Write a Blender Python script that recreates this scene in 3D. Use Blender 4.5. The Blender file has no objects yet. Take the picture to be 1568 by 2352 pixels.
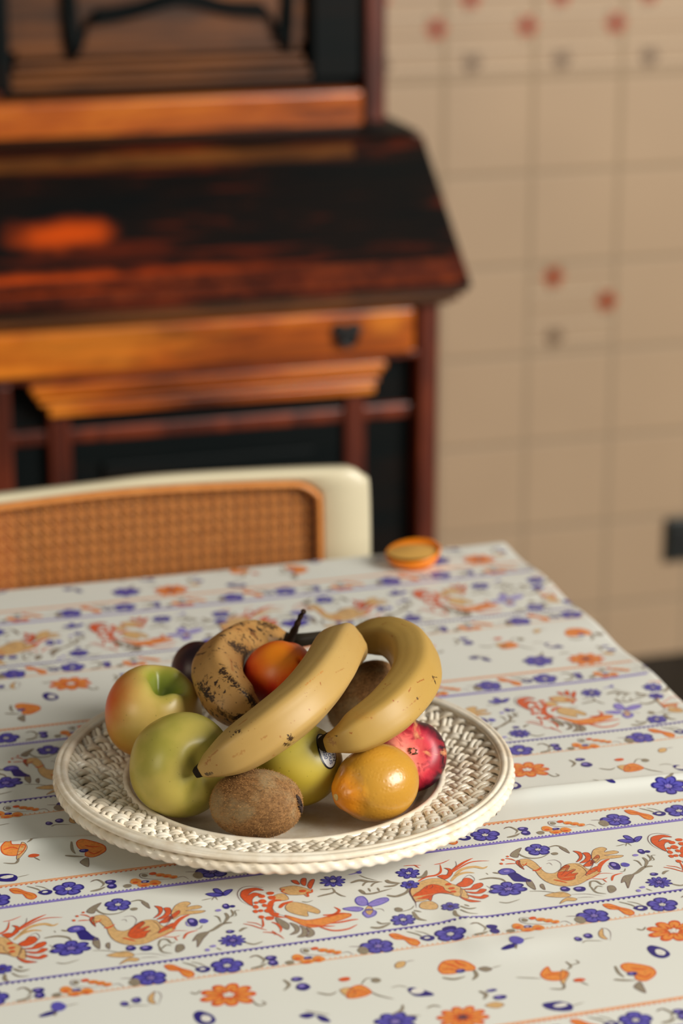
import bpy, bmesh, math, random
from mathutils import Vector, Matrix, noise
from mathutils.bvhtree import BVHTree
from mathutils.geometry import tessellate_polygon
R = math.radians
C = bpy.context.scene.collection
scene = bpy.context.scene
random.seed(7)

# ------------------------------------------------------------------ camera
PITCH, YAW, CZ, FPX = R(17.6), R(16.4), 1.48, 5553.0
cd = bpy.data.cameras.new('camera'); cam = bpy.data.objects.new('camera', cd); C.objects.link(cam)
cam.location = (0, 0, CZ); cam.rotation_euler = (R(90) - PITCH, 0, -YAW)
cd.sensor_fit = 'VERTICAL'; cd.sensor_height = 36; cd.sensor_width = 24; cd.lens = FPX / 2352 * 36
cd.clip_start = .05
cd.dof.use_dof = True; cd.dof.focus_distance = 1.675; cd.dof.aperture_fstop = 4.0
scene.camera = cam

# ------------------------------------------------------------------ light
w = bpy.data.worlds.new('world'); scene.world = w; w.use_nodes = True
w.node_tree.nodes['Background'].inputs[0].default_value = (.50, .60, .58, 1)
w.node_tree.nodes['Background'].inputs[1].default_value = .23
def area(name, loc, aim, sx, sy, power, col):
    l = bpy.data.lights.new(name, 'AREA'); l.shape = 'RECTANGLE'; l.size = sx; l.size_y = sy
    l.energy = power; l.color = col
    o = bpy.data.objects.new(name, l); C.objects.link(o); o.location = loc
    o.rotation_euler = (Vector(aim) - Vector(loc)).to_track_quat('-Z', 'Y').to_euler()
    return o
area('window_and_fill_light', (3.0, -.70, 2.35), (.2, 1.1, .8), 2.0, 2.1, 265, (1, .96, .89))
area('window_and_fill_light', (-1.9, .2, 1.9), (.6, 3.0, .8), 1.0, 1.2, 22, (1, .84, .62))  # added fill lamp that brightens the cupboard; no known window on this side
vs = scene.view_settings
vs.view_transform = 'Standard'; vs.look = 'None'; vs.exposure = 0.0; vs.gamma = 1; vs.use_curve_mapping = False

# ------------------------------------------------------------------ helpers
def link(name, me, mats, parent=None, smooth=True):
    for m in (mats if isinstance(mats, (list, tuple)) else [mats]): me.materials.append(m)
    o = bpy.data.objects.new(name, me); C.objects.link(o)
    if parent:
        o.parent = parent
        o.matrix_parent_inverse = Matrix.Translation(-parent.location) if parent.type == 'EMPTY' else parent.matrix_world.inverted()
    if smooth:
        for p in me.polygons: p.use_smooth = True
    return o
def mesh(name, V, F, mats, parent=None, smooth=True, mi=None):
    me = bpy.data.meshes.new(name); me.from_pydata([tuple(v) for v in V], [], F)
    if mi:
        for p, k in zip(me.polygons, mi): p.material_index = k
    me.update()
    return link(name, me, mats, parent, smooth)
def thing(name, label, cat, loc, group=None):
    o = bpy.data.objects.new(name, None); C.objects.link(o); o.location = loc; o.empty_display_size = .05
    o['label'] = label; o['category'] = cat
    if group: o['group'] = group
    return o
def tag(o, label, cat, group=None):
    o['label'] = label; o['category'] = cat
    if group: o['group'] = group
    return o
def boxes(name, L, mats, parent=None, bevel=.002, seg=2):
    bm = bmesh.new()
    for b in L:
        x0, x1, y0, y1, z0, z1 = b[:6]; mi = b[6] if len(b) > 6 else 0
        t = bmesh.new()
        vs_ = [t.verts.new((x, y, z)) for x in (x0, x1) for y in (y0, y1) for z in (z0, z1)]
        for f in ((0,1,3,2),(4,6,7,5),(0,4,5,1),(2,3,7,6),(0,2,6,4),(1,5,7,3)): t.faces.new([vs_[i] for i in f])
        bmesh.ops.recalc_face_normals(t, faces=t.faces)
        bv = min(bevel, .45 * min(abs(x1-x0), abs(y1-y0), abs(z1-z0)))
        if bv > 0: bmesh.ops.bevel(t, geom=t.edges[:], offset=bv, segments=seg, affect='EDGES', profile=.5)
        for f in t.faces: f.material_index = mi
        me = bpy.data.meshes.new('t'); t.to_mesh(me); t.free(); bm.from_mesh(me); bpy.data.meshes.remove(me)
    me = bpy.data.meshes.new(name); bm.to_mesh(me); bm.free()
    return link(name, me, mats, parent, False)
def catmull(P, n=8, closed=False):
    P = [Vector(p) for p in P]; N = len(P); out = []
    if N < 3 and not closed:
        return [P[0].lerp(P[-1], i / n) for i in range(n + 1)]
    rng = range(N if closed else N - 1)
    for i in rng:
        if closed: a, b, c, d = P[i-1], P[i], P[(i+1) % N], P[(i+2) % N]
        else: a, b, c, d = P[max(i-1, 0)], P[i], P[i+1], P[min(i+2, N-1)]
        for j in range(n):
            t = j / n
            out.append(.5 * ((2*b) + (c-a)*t + (2*a-5*b+4*c-d)*t*t + (3*b-a-3*c+d)*t*t*t))
    if not closed: out.append(P[-1])
    return out
def tube(V, F, pts, rad, k=8, cap=True, closed=False, sq=1.0):
    n = len(pts); b0 = len(V); prev = None
    for i, p in enumerate(pts):
        a = pts[i-1] if (i or closed) else p; b = pts[(i+1) % n] if (i < n-1 or closed) else p
        t = (b - a).normalized()
        if prev is None:
            u = t.orthogonal().normalized() if abs(t.z) > .9 else Vector((0, 0, 1)).cross(t).normalized()
        else:
            u = (prev - t * prev.dot(t)).normalized()
        prev = u; v = t.cross(u)
        r = rad[i] if isinstance(rad, (list, tuple)) else rad
        for j in range(k):
            an = 2 * math.pi * j / k
            V.append(p + u * (r * math.cos(an)) + v * (r * sq * math.sin(an)))
    for i in range(n if closed else n - 1):
        for j in range(k):
            i2 = (i + 1) % n
            F.append((b0+i*k+j, b0+i*k+(j+1) % k, b0+i2*k+(j+1) % k, b0+i2*k+j))
    if cap and not closed:
        F.append(tuple(b0 + j for j in range(k))[::-1]); F.append(tuple(b0+(n-1)*k+j for j in range(k)))

# ray of a picture point, used to read places off the photograph when building (all results are world coordinates)
_cp, _sp, _cy, _sy = math.cos(PITCH), math.sin(PITCH), math.cos(YAW), math.sin(YAW)
FWD = Vector((_sy*_cp, _cy*_cp, -_sp)); RGT = Vector((_cy, -_sy, 0)); UPV = RGT.cross(FWD)
CAMP = Vector((0, 0, CZ))
def ray(x, y): return (FWD + RGT * ((x-784)/FPX) - UPV * ((y-1176)/FPX)).normalized()
def at(x, y, z):
    d = ray(x, y); return CAMP + d * ((z - CZ) / d.z)

# ------------------------------------------------------------------ materials
def srgb(r, g, b):
    f = lambda c: (c/255/12.92) if c/255 <= .04045 else ((c/255+.055)/1.055)**2.4
    return (f(r), f(g), f(b), 1)
class NT:
    def __init__(s, name):
        s.m = bpy.data.materials.new(name); s.m.use_nodes = True; s.t = s.m.node_tree
        s.b = s.t.nodes['Principled BSDF']
    def n(s, typ, **k):
        nd = s.t.nodes.new(typ)
        for a, v in k.items(): setattr(nd, a, v)
        return nd
    def l(s, a, b): s.t.links.new(a, b)
    def val(s, nd, i, v):
        if hasattr(v, 'is_linked') or hasattr(v, 'links'): s.l(v, nd.inputs[i])
        else: nd.inputs[i].default_value = v
    def obj(s):
        if not hasattr(s, 'tc'): s.tc = s.n('ShaderNodeTexCoord')
        return s.tc.outputs['Object']
    def mapped(s, sc=(1,1,1), loc=(0,0,0), rot=(0,0,0)):
        m = s.n('ShaderNodeMapping'); s.l(s.obj(), m.inputs[0])
        m.inputs['Scale'].default_value = sc; m.inputs['Location'].default_value = loc; m.inputs['Rotation'].default_value = rot
        return m.outputs[0]
    def noise(s, sc, vec=None, det=3, rough=.5, dist=0):
        nd = s.n('ShaderNodeTexNoise'); s.l(vec if vec is not None else s.obj(), nd.inputs['Vector'])
        nd.inputs['Scale'].default_value = sc; nd.inputs['Detail'].default_value = det
        nd.inputs['Roughness'].default_value = rough; nd.inputs['Distortion'].default_value = dist
        return nd.outputs['Fac']
    def voro(s, sc, vec=None, out='Distance', feature='F1', rnd=1):
        nd = s.n('ShaderNodeTexVoronoi', feature=feature); s.l(vec if vec is not None else s.obj(), nd.inputs['Vector'])
        nd.inputs['Scale'].default_value = sc; nd.inputs['Randomness'].default_value = rnd
        return nd.outputs[out]
    def ramp(s, fac, stops):
        nd = s.n('ShaderNodeValToRGB'); s.l(fac, nd.inputs[0]); e = nd.color_ramp.elements
        while len(e) < len(stops): e.new(.5)
        for el, (p, c) in zip(e, stops):
            el.position = p; el.color = c if len(c) == 4 else (*c, 1)
        return nd.outputs[0]
    def mask(s, fac, a, b):      # smooth 0..1 from a to b
        nd = s.n('ShaderNodeMapRange', interpolation_type='SMOOTHSTEP'); s.l(fac, nd.inputs[0])
        nd.inputs[1].default_value = a; nd.inputs[2].default_value = b
        return nd.outputs[0]
    def mix(s, fac, a, b):
        nd = s.n('ShaderNodeMix', data_type='RGBA')
        for i, v in ((0, fac), (6, a), (7, b)): s.val(nd, i, v)
        return nd.outputs[2]
    def math(s, op, a, b=0.0, c=0.0):
        nd = s.n('ShaderNodeMath', operation=op)
        s.val(nd, 0, a); s.val(nd, 1, b); s.val(nd, 2, c)
        return nd.outputs[0]
    def bump(s, h, strength=.3, dist=.001):
        nd = s.n('ShaderNodeBump'); s.l(h, nd.inputs['Height']); nd.inputs['Strength'].default_value = strength
        nd.inputs['Distance'].default_value = dist; s.l(nd.outputs[0], s.b.inputs['Normal'])
    def fin(s, col=None, rough=.5, spec=.5, coat=0, crough=.1, sss=0, ssr=(1,.5,.2), sscale=.01):
        b = s.b
        if col is not None: s.val(b, 'Base Color', col) if not isinstance(col, tuple) else setattr(b.inputs['Base Color'], 'default_value', col)
        s.val(b, 'Roughness', rough) if not isinstance(rough, float) else setattr(b.inputs['Roughness'], 'default_value', rough)
        b.inputs['Specular IOR Level'].default_value = spec
        b.inputs['Coat Weight'].default_value = coat; b.inputs['Coat Roughness'].default_value = crough
        if sss:
            b.inputs['Subsurface Weight'].default_value = sss; b.inputs['Subsurface Radius'].default_value = ssr
            b.inputs['Subsurface Scale'].default_value = sscale
        return s.m
def dist_to(nt, p):              # distance of the object-space point to p
    nd = nt.n('ShaderNodeVectorMath', operation='DISTANCE'); nt.l(nt.obj(), nd.inputs[0]); nd.inputs[1].default_value = p
    return nd.outputs['Value']
def flat(name, col, rough=.5, spec=.5, coat=0, nz=.06):
    nt = NT(name); c2 = tuple(max(0, v * (1 - nz * 2)) for v in col[:3]) + (1,)
    c = nt.mix(nt.noise(60, det=4), col, c2)
    return nt.fin(c, rough, spec, coat)

def mat_tiles():
    nt = NT('cream_wall_tile')
    sep = nt.n('ShaderNodeSeparateXYZ'); nt.l(nt.obj(), sep.inputs[0])
    T = .1475
    def line(o, off):
        a = nt.math('ADD', o, off + 100 * T); a = nt.math('DIVIDE', a, T); a = nt.math('FRACT', a)
        a = nt.math('SUBTRACT', a, .5); a = nt.math('ABSOLUTE', a); return a
    lx = line(sep.outputs[0], -1.356); lz = line(sep.outputs[2], -.691)
    m = nt.math('MAXIMUM', lx, lz); g = nt.mask(m, .462, .485)
    base = nt.mix(nt.noise(5, det=2), srgb(187, 158, 127), srgb(174, 146, 117))
    c = nt.mix(g, base, srgb(163, 139, 112))
    h = nt.math('SUBTRACT', 1, g)
    r = nt.math('MULTIPLY_ADD', g, .4, .42)
    nt.bump(h, .5, .002)
    return nt.fin(c, r, .4)
def mat_wood(name, dark, mid, light, sc=1.0, coat=.5, rough=.35, vert=False, spec=.35):
    nt = NT(name)
    s = (3, 30, 30) if not vert else (30, 30, 3)
    v = nt.mapped(tuple(x * sc for x in s))
    g = nt.noise(1.4, v, 6, .62, 1.2)
    big = nt.noise(1.0, nt.mapped((3.2, 6, 9) if not vert else (9, 6, 3.2)), 3, .5, .4)
    f = nt.math('MULTIPLY_ADD', g, .5, nt.math('MULTIPLY', big, .5))
    c = nt.ramp(f, [(.36, dark), (.5, mid), (.63, light)])
    nt.bump(g, .15, .001)
    return nt.fin(c, rough, spec, coat, .18)
M = {}
M['tile'] = mat_tiles()
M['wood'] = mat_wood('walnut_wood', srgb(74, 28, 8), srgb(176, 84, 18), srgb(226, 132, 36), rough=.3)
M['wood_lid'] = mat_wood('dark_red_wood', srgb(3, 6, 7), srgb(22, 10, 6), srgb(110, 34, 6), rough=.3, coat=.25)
M['wood_red'] = mat_wood('red_brown_wood', srgb(36, 12, 6), srgb(84, 30, 12), srgb(120, 48, 18), vert=True, coat=.15, rough=.4)
def add_glow_patches(m, L, col):
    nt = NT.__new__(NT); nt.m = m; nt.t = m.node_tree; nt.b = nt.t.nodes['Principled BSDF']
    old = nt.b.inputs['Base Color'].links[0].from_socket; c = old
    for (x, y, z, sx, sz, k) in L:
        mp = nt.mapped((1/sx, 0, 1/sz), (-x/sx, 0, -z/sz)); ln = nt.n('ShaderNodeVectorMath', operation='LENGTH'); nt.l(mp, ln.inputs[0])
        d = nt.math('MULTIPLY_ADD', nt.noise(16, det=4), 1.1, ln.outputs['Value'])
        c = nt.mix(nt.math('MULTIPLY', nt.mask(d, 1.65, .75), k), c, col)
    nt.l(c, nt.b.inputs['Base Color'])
add_glow_patches(M['wood_lid'], [(.53, 0, .873, .085, .020, 1.0), (.50, 0, .822, .16, .016, .8), (.70, 0, .828, .14, .010, .35)], srgb(206, 74, 6))  # reflected glow on the lid, painted into the wood colour
add_glow_patches(M['wood'], [(.52, 0, .745, .22, .05, .5), (.955, 0, .745, .035, .03, .5)], srgb(232, 138, 40))  # brightly lit left part and right end of the drawer, painted into the colour
M['wood_dark'] = mat_wood('dark_shaded_wood', srgb(2, 8, 9), srgb(6, 11, 11), srgb(20, 13, 9), coat=0, rough=.55, spec=.12)  # dark wood; teal-black shadow tone of the recesses put into its colour
M['olive'] = mat_wood('olive_brown_wood', srgb(50, 28, 12), srgb(90, 50, 18), srgb(132, 76, 28), coat=.3, rough=.4)
M['iron'] = flat('dark_iron', srgb(22, 20, 18), .5)
M['floor'] = flat('dark_floor', srgb(20, 18, 15), .5, .3)
M['white_paint'] = flat('cream_white_paint', srgb(203, 192, 162), .38, .4, .2, .03)
M['tablewood'] = flat('table_wood', srgb(120, 84, 50), .5)
M['socket'] = flat('dark_plastic', srgb(26, 30, 26), .4)

# ------------------------------------------------------------------ setting
def shape_fill(V, F, MI, pts, zf, layer, mi):       # closed outline filled
    b = len(V)
    for p in pts: V.append((p[0], p[1], zf(p[0], p[1]) + layer))
    for t in tessellate_polygon([[Vector((p[0], p[1], 0)) for p in pts]]):
        a, c, d = (pts[i] for i in t)
        cr = (c[0]-a[0])*(d[1]-a[1]) - (c[1]-a[1])*(d[0]-a[0])
        F.append(tuple(b+i for i in (t if cr > 0 else t[::-1]))); MI.append(mi)

fl = boxes('floor', [(-3, 4.2, -2, 3.6, -.05, 0)], M['floor'], bevel=0); fl['kind'] = 'structure'
YW = 3.55
def build_wall():
    V, F, MI = [], [], []
    for x in (-3, 4.2):
        for y in (YW, YW + .1):
            for z in (0, 2.6): V.append((x, y, z))
    for f in ((0,4,5,1),(2,3,7,6),(0,1,3,2),(4,6,7,5),(0,2,6,4),(1,5,7,3)): F.append(f); MI.append(0)
    # hand painted motif on the patterned tiles: little fruits and thin lines
    T = .1475
    def put(pts, mi, dy):
        b = len(V)
        for x, z in pts: V.append((x, YW - dy, z))
        F.append(tuple(range(b, b + len(pts)))); MI.append(mi)
    def blob(cx, cz, r, mi, dy, lob=7, am=.18):
        put([(cx + r*(1+am*math.cos(lob*a))*math.cos(a), cz + r*(1+am*math.cos(lob*a))*math.sin(a)) for a in [2*math.pi*i/42 for i in range(42)]], mi, dy)
    def tile(x0, ztop):
        for dz, th, mi in ((.020, .0022, 3), (.047, .0018, 4), (.052, .002, 3), (.078, .002, 3), (.098, .0016, 4), (.104, .002, 3), (.128, .0016, 4), (.133, .003, 3)):
            put([(x0+.003, ztop-dz-th), (x0+T-.003, ztop-dz-th), (x0+T-.003, ztop-dz), (x0+.003, ztop-dz)], mi, .0006)
        for cx, cz, k in ((.042, .021, 1), (.135, .066, 1), (.046, .120, 2)):
            r = .0175 if k == 1 else .016
            blob(x0+cx, ztop-cz, r, k, .001, 6, .16); blob(x0+cx, ztop-cz, r*.55, 5 if k == 1 else 3, .0014, 5, .2)
            blob(x0+cx, ztop-cz, r*.22, 6, .0018, 4, .1)
            for a in (2.2, .8, 4.6):
                px, pz = x0+cx+math.cos(a)*r*1.1, ztop-cz+math.sin(a)*r*1.1
                blob(px, pz, r*.28, 3, .0012, 3, .3)
    for i in range(-8, 19): tile(1.356 + T*(i-2), .691 + T*3)
    tile(1.356, .691); tile(1.356 + T*6, .691); tile(1.356 - T*7, .691 + T)
    mats = [M['tile'], flat('red_brown_glaze', srgb(178, 96, 54), .4), flat('grey_brown_glaze', srgb(140, 112, 84), .4),
            flat('brown_line_glaze', srgb(158, 132, 104), .4), flat('pale_line_glaze', srgb(222, 198, 168), .4),
            flat('dark_red_glaze', srgb(146, 62, 32), .4), flat('black_glaze', srgb(60, 34, 24), .4)]
    o = mesh('wall_back', V, F, mats, smooth=False, mi=MI); o['kind'] = 'structure'
build_wall()

# wall socket at the right edge
so = thing('wall_socket', 'small dark rectangular socket plate low on the cream tiled wall', 'socket', (1.65, YW, .2))
boxes('face_plate', [(1.61, 1.69, YW-.012, YW, .17, .246)], M['socket'], so, .003)
boxes('socket_insert', [(1.625, 1.675, YW-.016, YW-.011, .185, .231)], M['iron'], so, .002)

# ------------------------------------------------------------------ cupboard
def cupboard():
    X0, X1 = -.11, 1.03; Y = 3.03
    t = thing('writing_cupboard', 'tall dark carved wooden bureau cupboard with sloping lid against the tiled wall', 'cupboard', (.46, 3.28, 0))
    # lower case
    boxes('lower_case', [(X0, X0+.03, Y, 3.53, .0, .77), (X1-.028, X1, Y, 3.53, 0, .77), (X0+.03, X1-.03, 3.50, 3.53, 0, .77),
                         (X0+.03, X1-.03, Y+.02, 3.5, .60, .62), (X0-.0, X1, Y, 3.5, 0, .08),
                         (.44-.03, .44+.005, Y, Y+.03, .08, .69)], M['wood_red'], t, .004)
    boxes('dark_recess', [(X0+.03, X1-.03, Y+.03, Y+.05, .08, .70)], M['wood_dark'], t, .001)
    for x0, x1 in ((.475, .95), (-.03, .39)):
        d = boxes('door', [(x0+.02, x0+.05, Y+.012, Y+.03, .10, .665), (x1-.05, x1-.02, Y+.012, Y+.03, .10, .665),
                       (x0+.05, x1-.05, Y+.012, Y+.03, .10, .14), ], M['wood_red'], t, .004)
        boxes('door_top_rail', [(x0+.05, x1-.05, Y+.018, Y+.03, .62, .665)], M['wood_dark'], d, .002)
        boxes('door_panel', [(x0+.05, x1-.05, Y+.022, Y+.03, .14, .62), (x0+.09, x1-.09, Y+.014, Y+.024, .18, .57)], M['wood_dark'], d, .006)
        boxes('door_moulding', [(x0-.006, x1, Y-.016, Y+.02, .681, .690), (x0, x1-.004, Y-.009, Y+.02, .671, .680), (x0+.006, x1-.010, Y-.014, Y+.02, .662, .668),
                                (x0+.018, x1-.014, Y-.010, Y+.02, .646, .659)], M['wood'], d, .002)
    # drawer
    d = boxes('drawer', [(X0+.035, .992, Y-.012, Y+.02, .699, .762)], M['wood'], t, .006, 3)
    boxes('rail', [(X0+.03, X1-.03, Y-.002, Y+.4, .762, .770), (X0+.03, X1-.03, Y-.002, Y+.03, .690, .699)], M['wood_red'], t, .002)
    for kx in (.895, .02):
        V, F = [], []
        hs = [(0, -.021), (-.013, -.008), (-.021, .006), (-.017, .014), (-.008, .016), (0, .012), (.008, .016), (.017, .014), (.021, .006), (.013, -.008)]
        hs = catmull([(a, b, 0) for a, b in hs], 4, True); n = len(hs)
        for yy, s in ((Y-.013, 1), (Y-.020, .9)):
            for p in hs: V.append((kx + p.x*s, yy, .731 + p.y*s))
        for i in range(n): F.append((i, (i+1) % n, n+(i+1) % n, n+i))
        F.append(tuple(range(n, 2*n)))
        k = mesh('drawer_pull', V, F, M['iron'], d, False)
        V, F = [], []; tube(V, F, [Vector((kx + .012*math.cos(a), Y-.024-.004*math.sin(a), .727 + .012*math.sin(a))) for a in [2*math.pi*i/20 for i in range(20)]], .0025, 6, closed=True)
        mesh('ring', V, F, M['iron'], k)
    # front edge moulding beneath the lid
    boxes('top_moulding', [(X0-.022, 1.056, Y-.040, Y+.2, .782, .792), (X0-.016, 1.048, Y-.030, Y+.2, .771, .781), (X0-.008, 1.040, Y-.018, Y+.2, .764, .771)], M['olive'], t, .003)
    # sloping lid: a slab from (y2.99,z.795) to (y3.20,z.955)
    V = []; X = (X0-.025, 1.058)
    prof = [(2.985, .790), (2.985, .798), (3.195, .962), (3.32, .966), (3.32, .79)]
    for x in X:
        for y, z in prof: V.append((x, y, z))
    n = len(prof); F = [tuple(range(n))[::-1], tuple(range(n, 2*n))] + [(i, (i+1) % n, n+(i+1) % n, n+i) for i in range(n)]
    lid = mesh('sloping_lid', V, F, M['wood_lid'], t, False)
    # framing strip along the top edge of the lid
    def slope(x0, x1, s0, s1, h):     # block lying on the slope between fractions s0..s1
        a = Vector((0, 2.985, .798)); b = Vector((0, 3.195, .962)); nrm = Vector((0, -(b.z-a.z), b.y-a.y)).normalized()
        V = []
        for x in (x0, x1):
            for s, hh in ((s0, 0), (s0, h), (s1, h), (s1, 0)):
                p = a.lerp(b, s) + nrm * hh; V.append((x, p.y, p.z))
        return V, [(0,1,2,3)[::-1], (4,5,6,7), (0,1,5,4), (1,2,6,5), (2,3,7,6), (3,0,4,7)]
    for nm, a in (('lid_edge_strip', (X0-.02, .95, .87, .95, .005)), ('lid_edge_strip', (X0-.02, 1.05, .0, .07, .004)), ('lid_edge_strip', (X0-.02, 1.05, .10, .15, .004))):
        V, F = slope(*a); mesh(nm, V, F, M['olive'] if a[2] > .5 else M['wood_red'], lid, False)
    boxes('shelf_top', [(X0-.02, 1.054, 3.200, 3.5, .9655, .9685)], M['wood_dark'], t, .001)  # dark sheet: shadow on the flat top put in as colour
    # upper hutch, front at 3.30
    Y = 3.30; HX1 = 1.038
    boxes('hutch_case', [(HX1-.03, HX1, Y, 3.53, .966, 2.05), (X0+.01, X0+.04, Y, 3.53, .966, 2.05), (X0+.04, HX1-.03, 3.5, 3.53, .966, 2.05),
                         (X0+.04, HX1-.03, Y, 3.5, 2.02, 2.05), (.44, .49, Y+.004, Y+.03, 1.02, 2.02)], M['wood_red'], t, .004)
    boxes('hutch_cornice', [(X0-.02, HX1+.02, Y-.03, 3.53, 2.05, 2.08), (X0-.04, HX1+.04, Y-.05, 3.53, 2.08, 2.11)], M['wood_dark'], t, .008)
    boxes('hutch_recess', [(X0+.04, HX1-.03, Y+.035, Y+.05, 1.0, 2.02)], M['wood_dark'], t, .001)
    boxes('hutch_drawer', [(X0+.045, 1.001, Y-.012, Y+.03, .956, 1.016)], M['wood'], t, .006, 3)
    for x0, x1 in ((.50, .93), (-.02, .42)):
        d = boxes('glazed_door', [(x0-.0, x1, Y+.006, Y+.035, 1.030, 1.040), (x0+.004, x1, Y+.010, Y+.035, 1.043, 1.052), (x0+.01, x1-.01, Y+.014, Y+.035, 1.055, 1.066), (x0+.014, x1-.014, Y+.02, Y+.035, 1.07, 1.08)], M['olive'], t, .002)
        boxes('door_stile', [(x0-.02, x0+.004, Y, Y+.034, 1.03, 2.0), (x1, x1+.07, Y, Y+.034, 1.03, 2.0), (x0, x1, Y, Y+.034, 1.95, 2.0)], M['wood_dark'], d, .003)
        boxes('inner_panel', [(x0+.004, x1-.004, Y+.024, Y+.034, 1.08, 1.95)], M['olive'], d, .001)
        # scalloped dark border with a lighter field inside
        cx = (x0 + x1) / 2 + .03; hw = .165
        prof = [(-hw, 1.118), (-hw*.82, 1.112), (-hw*.45, 1.119), (-hw*.2, 1.130), (0, 1.136), (hw*.2, 1.130), (hw*.45, 1.119), (hw*.8, 1.115), (hw, 1.122)]
        top = [(a, 3.03 - b) for a, b in prof][::-1]
        loop = catmull([(cx+a, b, 0) for a, b in prof + top], 4, True); n = len(loop); cen = Vector((cx, 1.515, 0))
        V, F = [], []
        for yy, off in ((Y+.024, 0), (Y+.010, .004), (Y+.010, .016), (Y+.024, .024)):
            for p in loop:
                dx = (p - cen); V.append((cen.x + dx.x*(1-off/abs(hw)*.9), yy, cen.y + dx.y*(1-off/.4)))
        for r_ in range(3):
            for i in range(n): F.append((r_*n+i, r_*n+(i+1) % n, (r_+1)*n+(i+1) % n, (r_+1)*n+i))
        mesh('carved_border', V, F, M['wood_dark'], d)
cupboard()

# ------------------------------------------------------------------ chair
def chair():
    cx = .41; Y0 = 2.2
    t = thing('dining_chair', 'cream white chair with woven cane back panel behind the far table edge', 'chair', (cx, 2.0, 0))
    def curve_y(x): return Y0 - .16 * x * x
    def seen(L):                       # outline measured on the plane y = Y0, carried onto the curved back
        out = []
        for x, z in L:
            k = curve_y(x - cx) / Y0; out.append((x*k - cx, 1.48 - (1.48 - z)*k))
        return out
    outer = seen([(.142, .775), (.147, .788), (.158, .792), (.20, .7945), (.309, .7975), (.397, .8005), (.458, .803), (.549, .801), (.642, .797), (.662, .794), (.673, .786), (.678, .772),
                  (.680, .66), (.680, .56), (.672, .548), (.65, .545), (.41, .545), (.17, .545), (.148, .548), (.142, .56), (.142, .66)])
    inner = seen([(.194, .770), (.198, .779), (.210, .784), (.24, .7865), (.309, .790), (.38, .7935), (.44, .7945), (.52, .7925), (.595, .7885), (.612, .785), (.624, .776), (.6275, .762),
                  (.6285, .66), (.6285, .60), (.622, .588), (.60, .583), (.41, .583), (.22, .583), (.198, .588), (.192, .60), (.192, .66)])
    o = catmull([(a, b, 0) for a, b in outer], 6, True); i_ = catmull([(a, b, 0) for a, b in inner], 6, True); n = len(o)
    V, F = [], []; th = .022
    rings = [(o, .0, .004), (o, .0, th-.004), (o, .004, th), (i_, -.003, th), (i_, 0, th-.004), (i_, 0, .004), (i_, -.003, 0), (o, .004, 0)]
    for L, ins, dy in rings:
        for p in L:
            s = 1 - ins / .2; V.append((cx + p.x*s, curve_y(p.x) + dy, .68 + (p.y-.68)*s))
    k = len(rings)
    for r_ in range(k):
        for j in range(n): F.append((r_*n+j, r_*n+(j+1) % n, ((r_+1) % k)*n+(j+1) % n, ((r_+1) % k)*n+j))
    bk = mesh('backrest_frame', V, F, M['white_paint'], t)
    cane = NT('woven_cane'); col = cane.mix(cane.noise(90, det=5), srgb(214, 142, 74), srgb(176, 104, 44)); cm = cane.fin(col, .42, .4, .1)
    # rattan binding around the opening
    V, F = [], []
    pts = [Vector((cx + p.x*.985, curve_y(p.x) + .001, .68 + (p.y-.68)*.975)) for p in i_]
    tube(V, F, pts, .0060, 8, closed=True, sq=.5)
    mesh('cane_binding', V, F, cm, bk)
    # cane: paired uprights, paired horizontals, two diagonals
    from mathutils.geometry import intersect_line_line_2d
    V, F = [], []
    poly = [(p.x, p.y) for p in i_[::3]]
    def inside(x, z):
        c = False; m = len(poly)
        for a in range(m):
            (x1, z1), (x2, z2) = poly[a], poly[a-1]
            if (z1 > z) != (z2 > z) and x < (x2-x1)*(z-z1)/(z2-z1)+x1: c = not c
        return c
    def strip(x0, z0, dx, dz, wd, dy, amp=.0006, ph=0):
        L = math.hypot(dx, dz); nx, nz = -dz/L, dx/L; N = max(2, int(L/.006)); run = []
        for i in range(N+1):
            f = i/N; x, z = x0+dx*f, z0+dz*f
            if inside(x, z): run.append((x, z, f*L))
            if (not inside(x, z) or i == N) and len(run) > 1:
                b = len(V)
                for (xx, zz, s) in run:
                    yy = curve_y(xx) + .010 - dy + amp*math.sin(s/.0055*math.pi+ph)
                    for sg, e in ((-1, 0), (0, .0007), (1, 0)): V.append((cx+xx+nx*wd*sg/2, yy-e, zz+nz*wd*sg/2))
                for q in range(len(run)-1):
                    for c_ in (0, 1):
                        a = b+q*3+c_; F.append((a, a+1, a+4, a+3))
                run = []
            elif not inside(x, z): run = []
    p, pz, zb0 = .0113, .0122, .575; h = .0122*20
    for q in range(-21, 22):
        for s in (-.0015, .0015): strip(q*p+s, .57, 0, .24, .0018, .0012, .0006, q*math.pi)
    for q in range(0, 20):
        for s in (-.0015, .0015): strip(-.235, zb0+q*pz+s, .47, 0, .0018, .0, .0006, q*math.pi)
    for q in range(-42, 44):
        strip(q*p, zb0, 20*p, h, .0011, .0022); strip(q*p, zb0, -20*p, h, .0011, .0030)
    mesh('cane_panel', V, F, cm, bk)
    # seat, legs, stretchers (behind and below the table)
    st = boxes('seat', [(cx-.22, cx+.22, 1.74, 1.78, .425, .455), (cx-.22, cx+.22, 2.13, 2.17, .425, .455), (cx-.22, cx-.17, 1.78, 2.13, .425, .455), (cx+.17, cx+.22, 1.78, 2.13, .425, .455), (cx-.17, cx+.17, 1.78, 2.13, .442, .447, 1)], [M['white_paint'], cm], t, .006)
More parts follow.
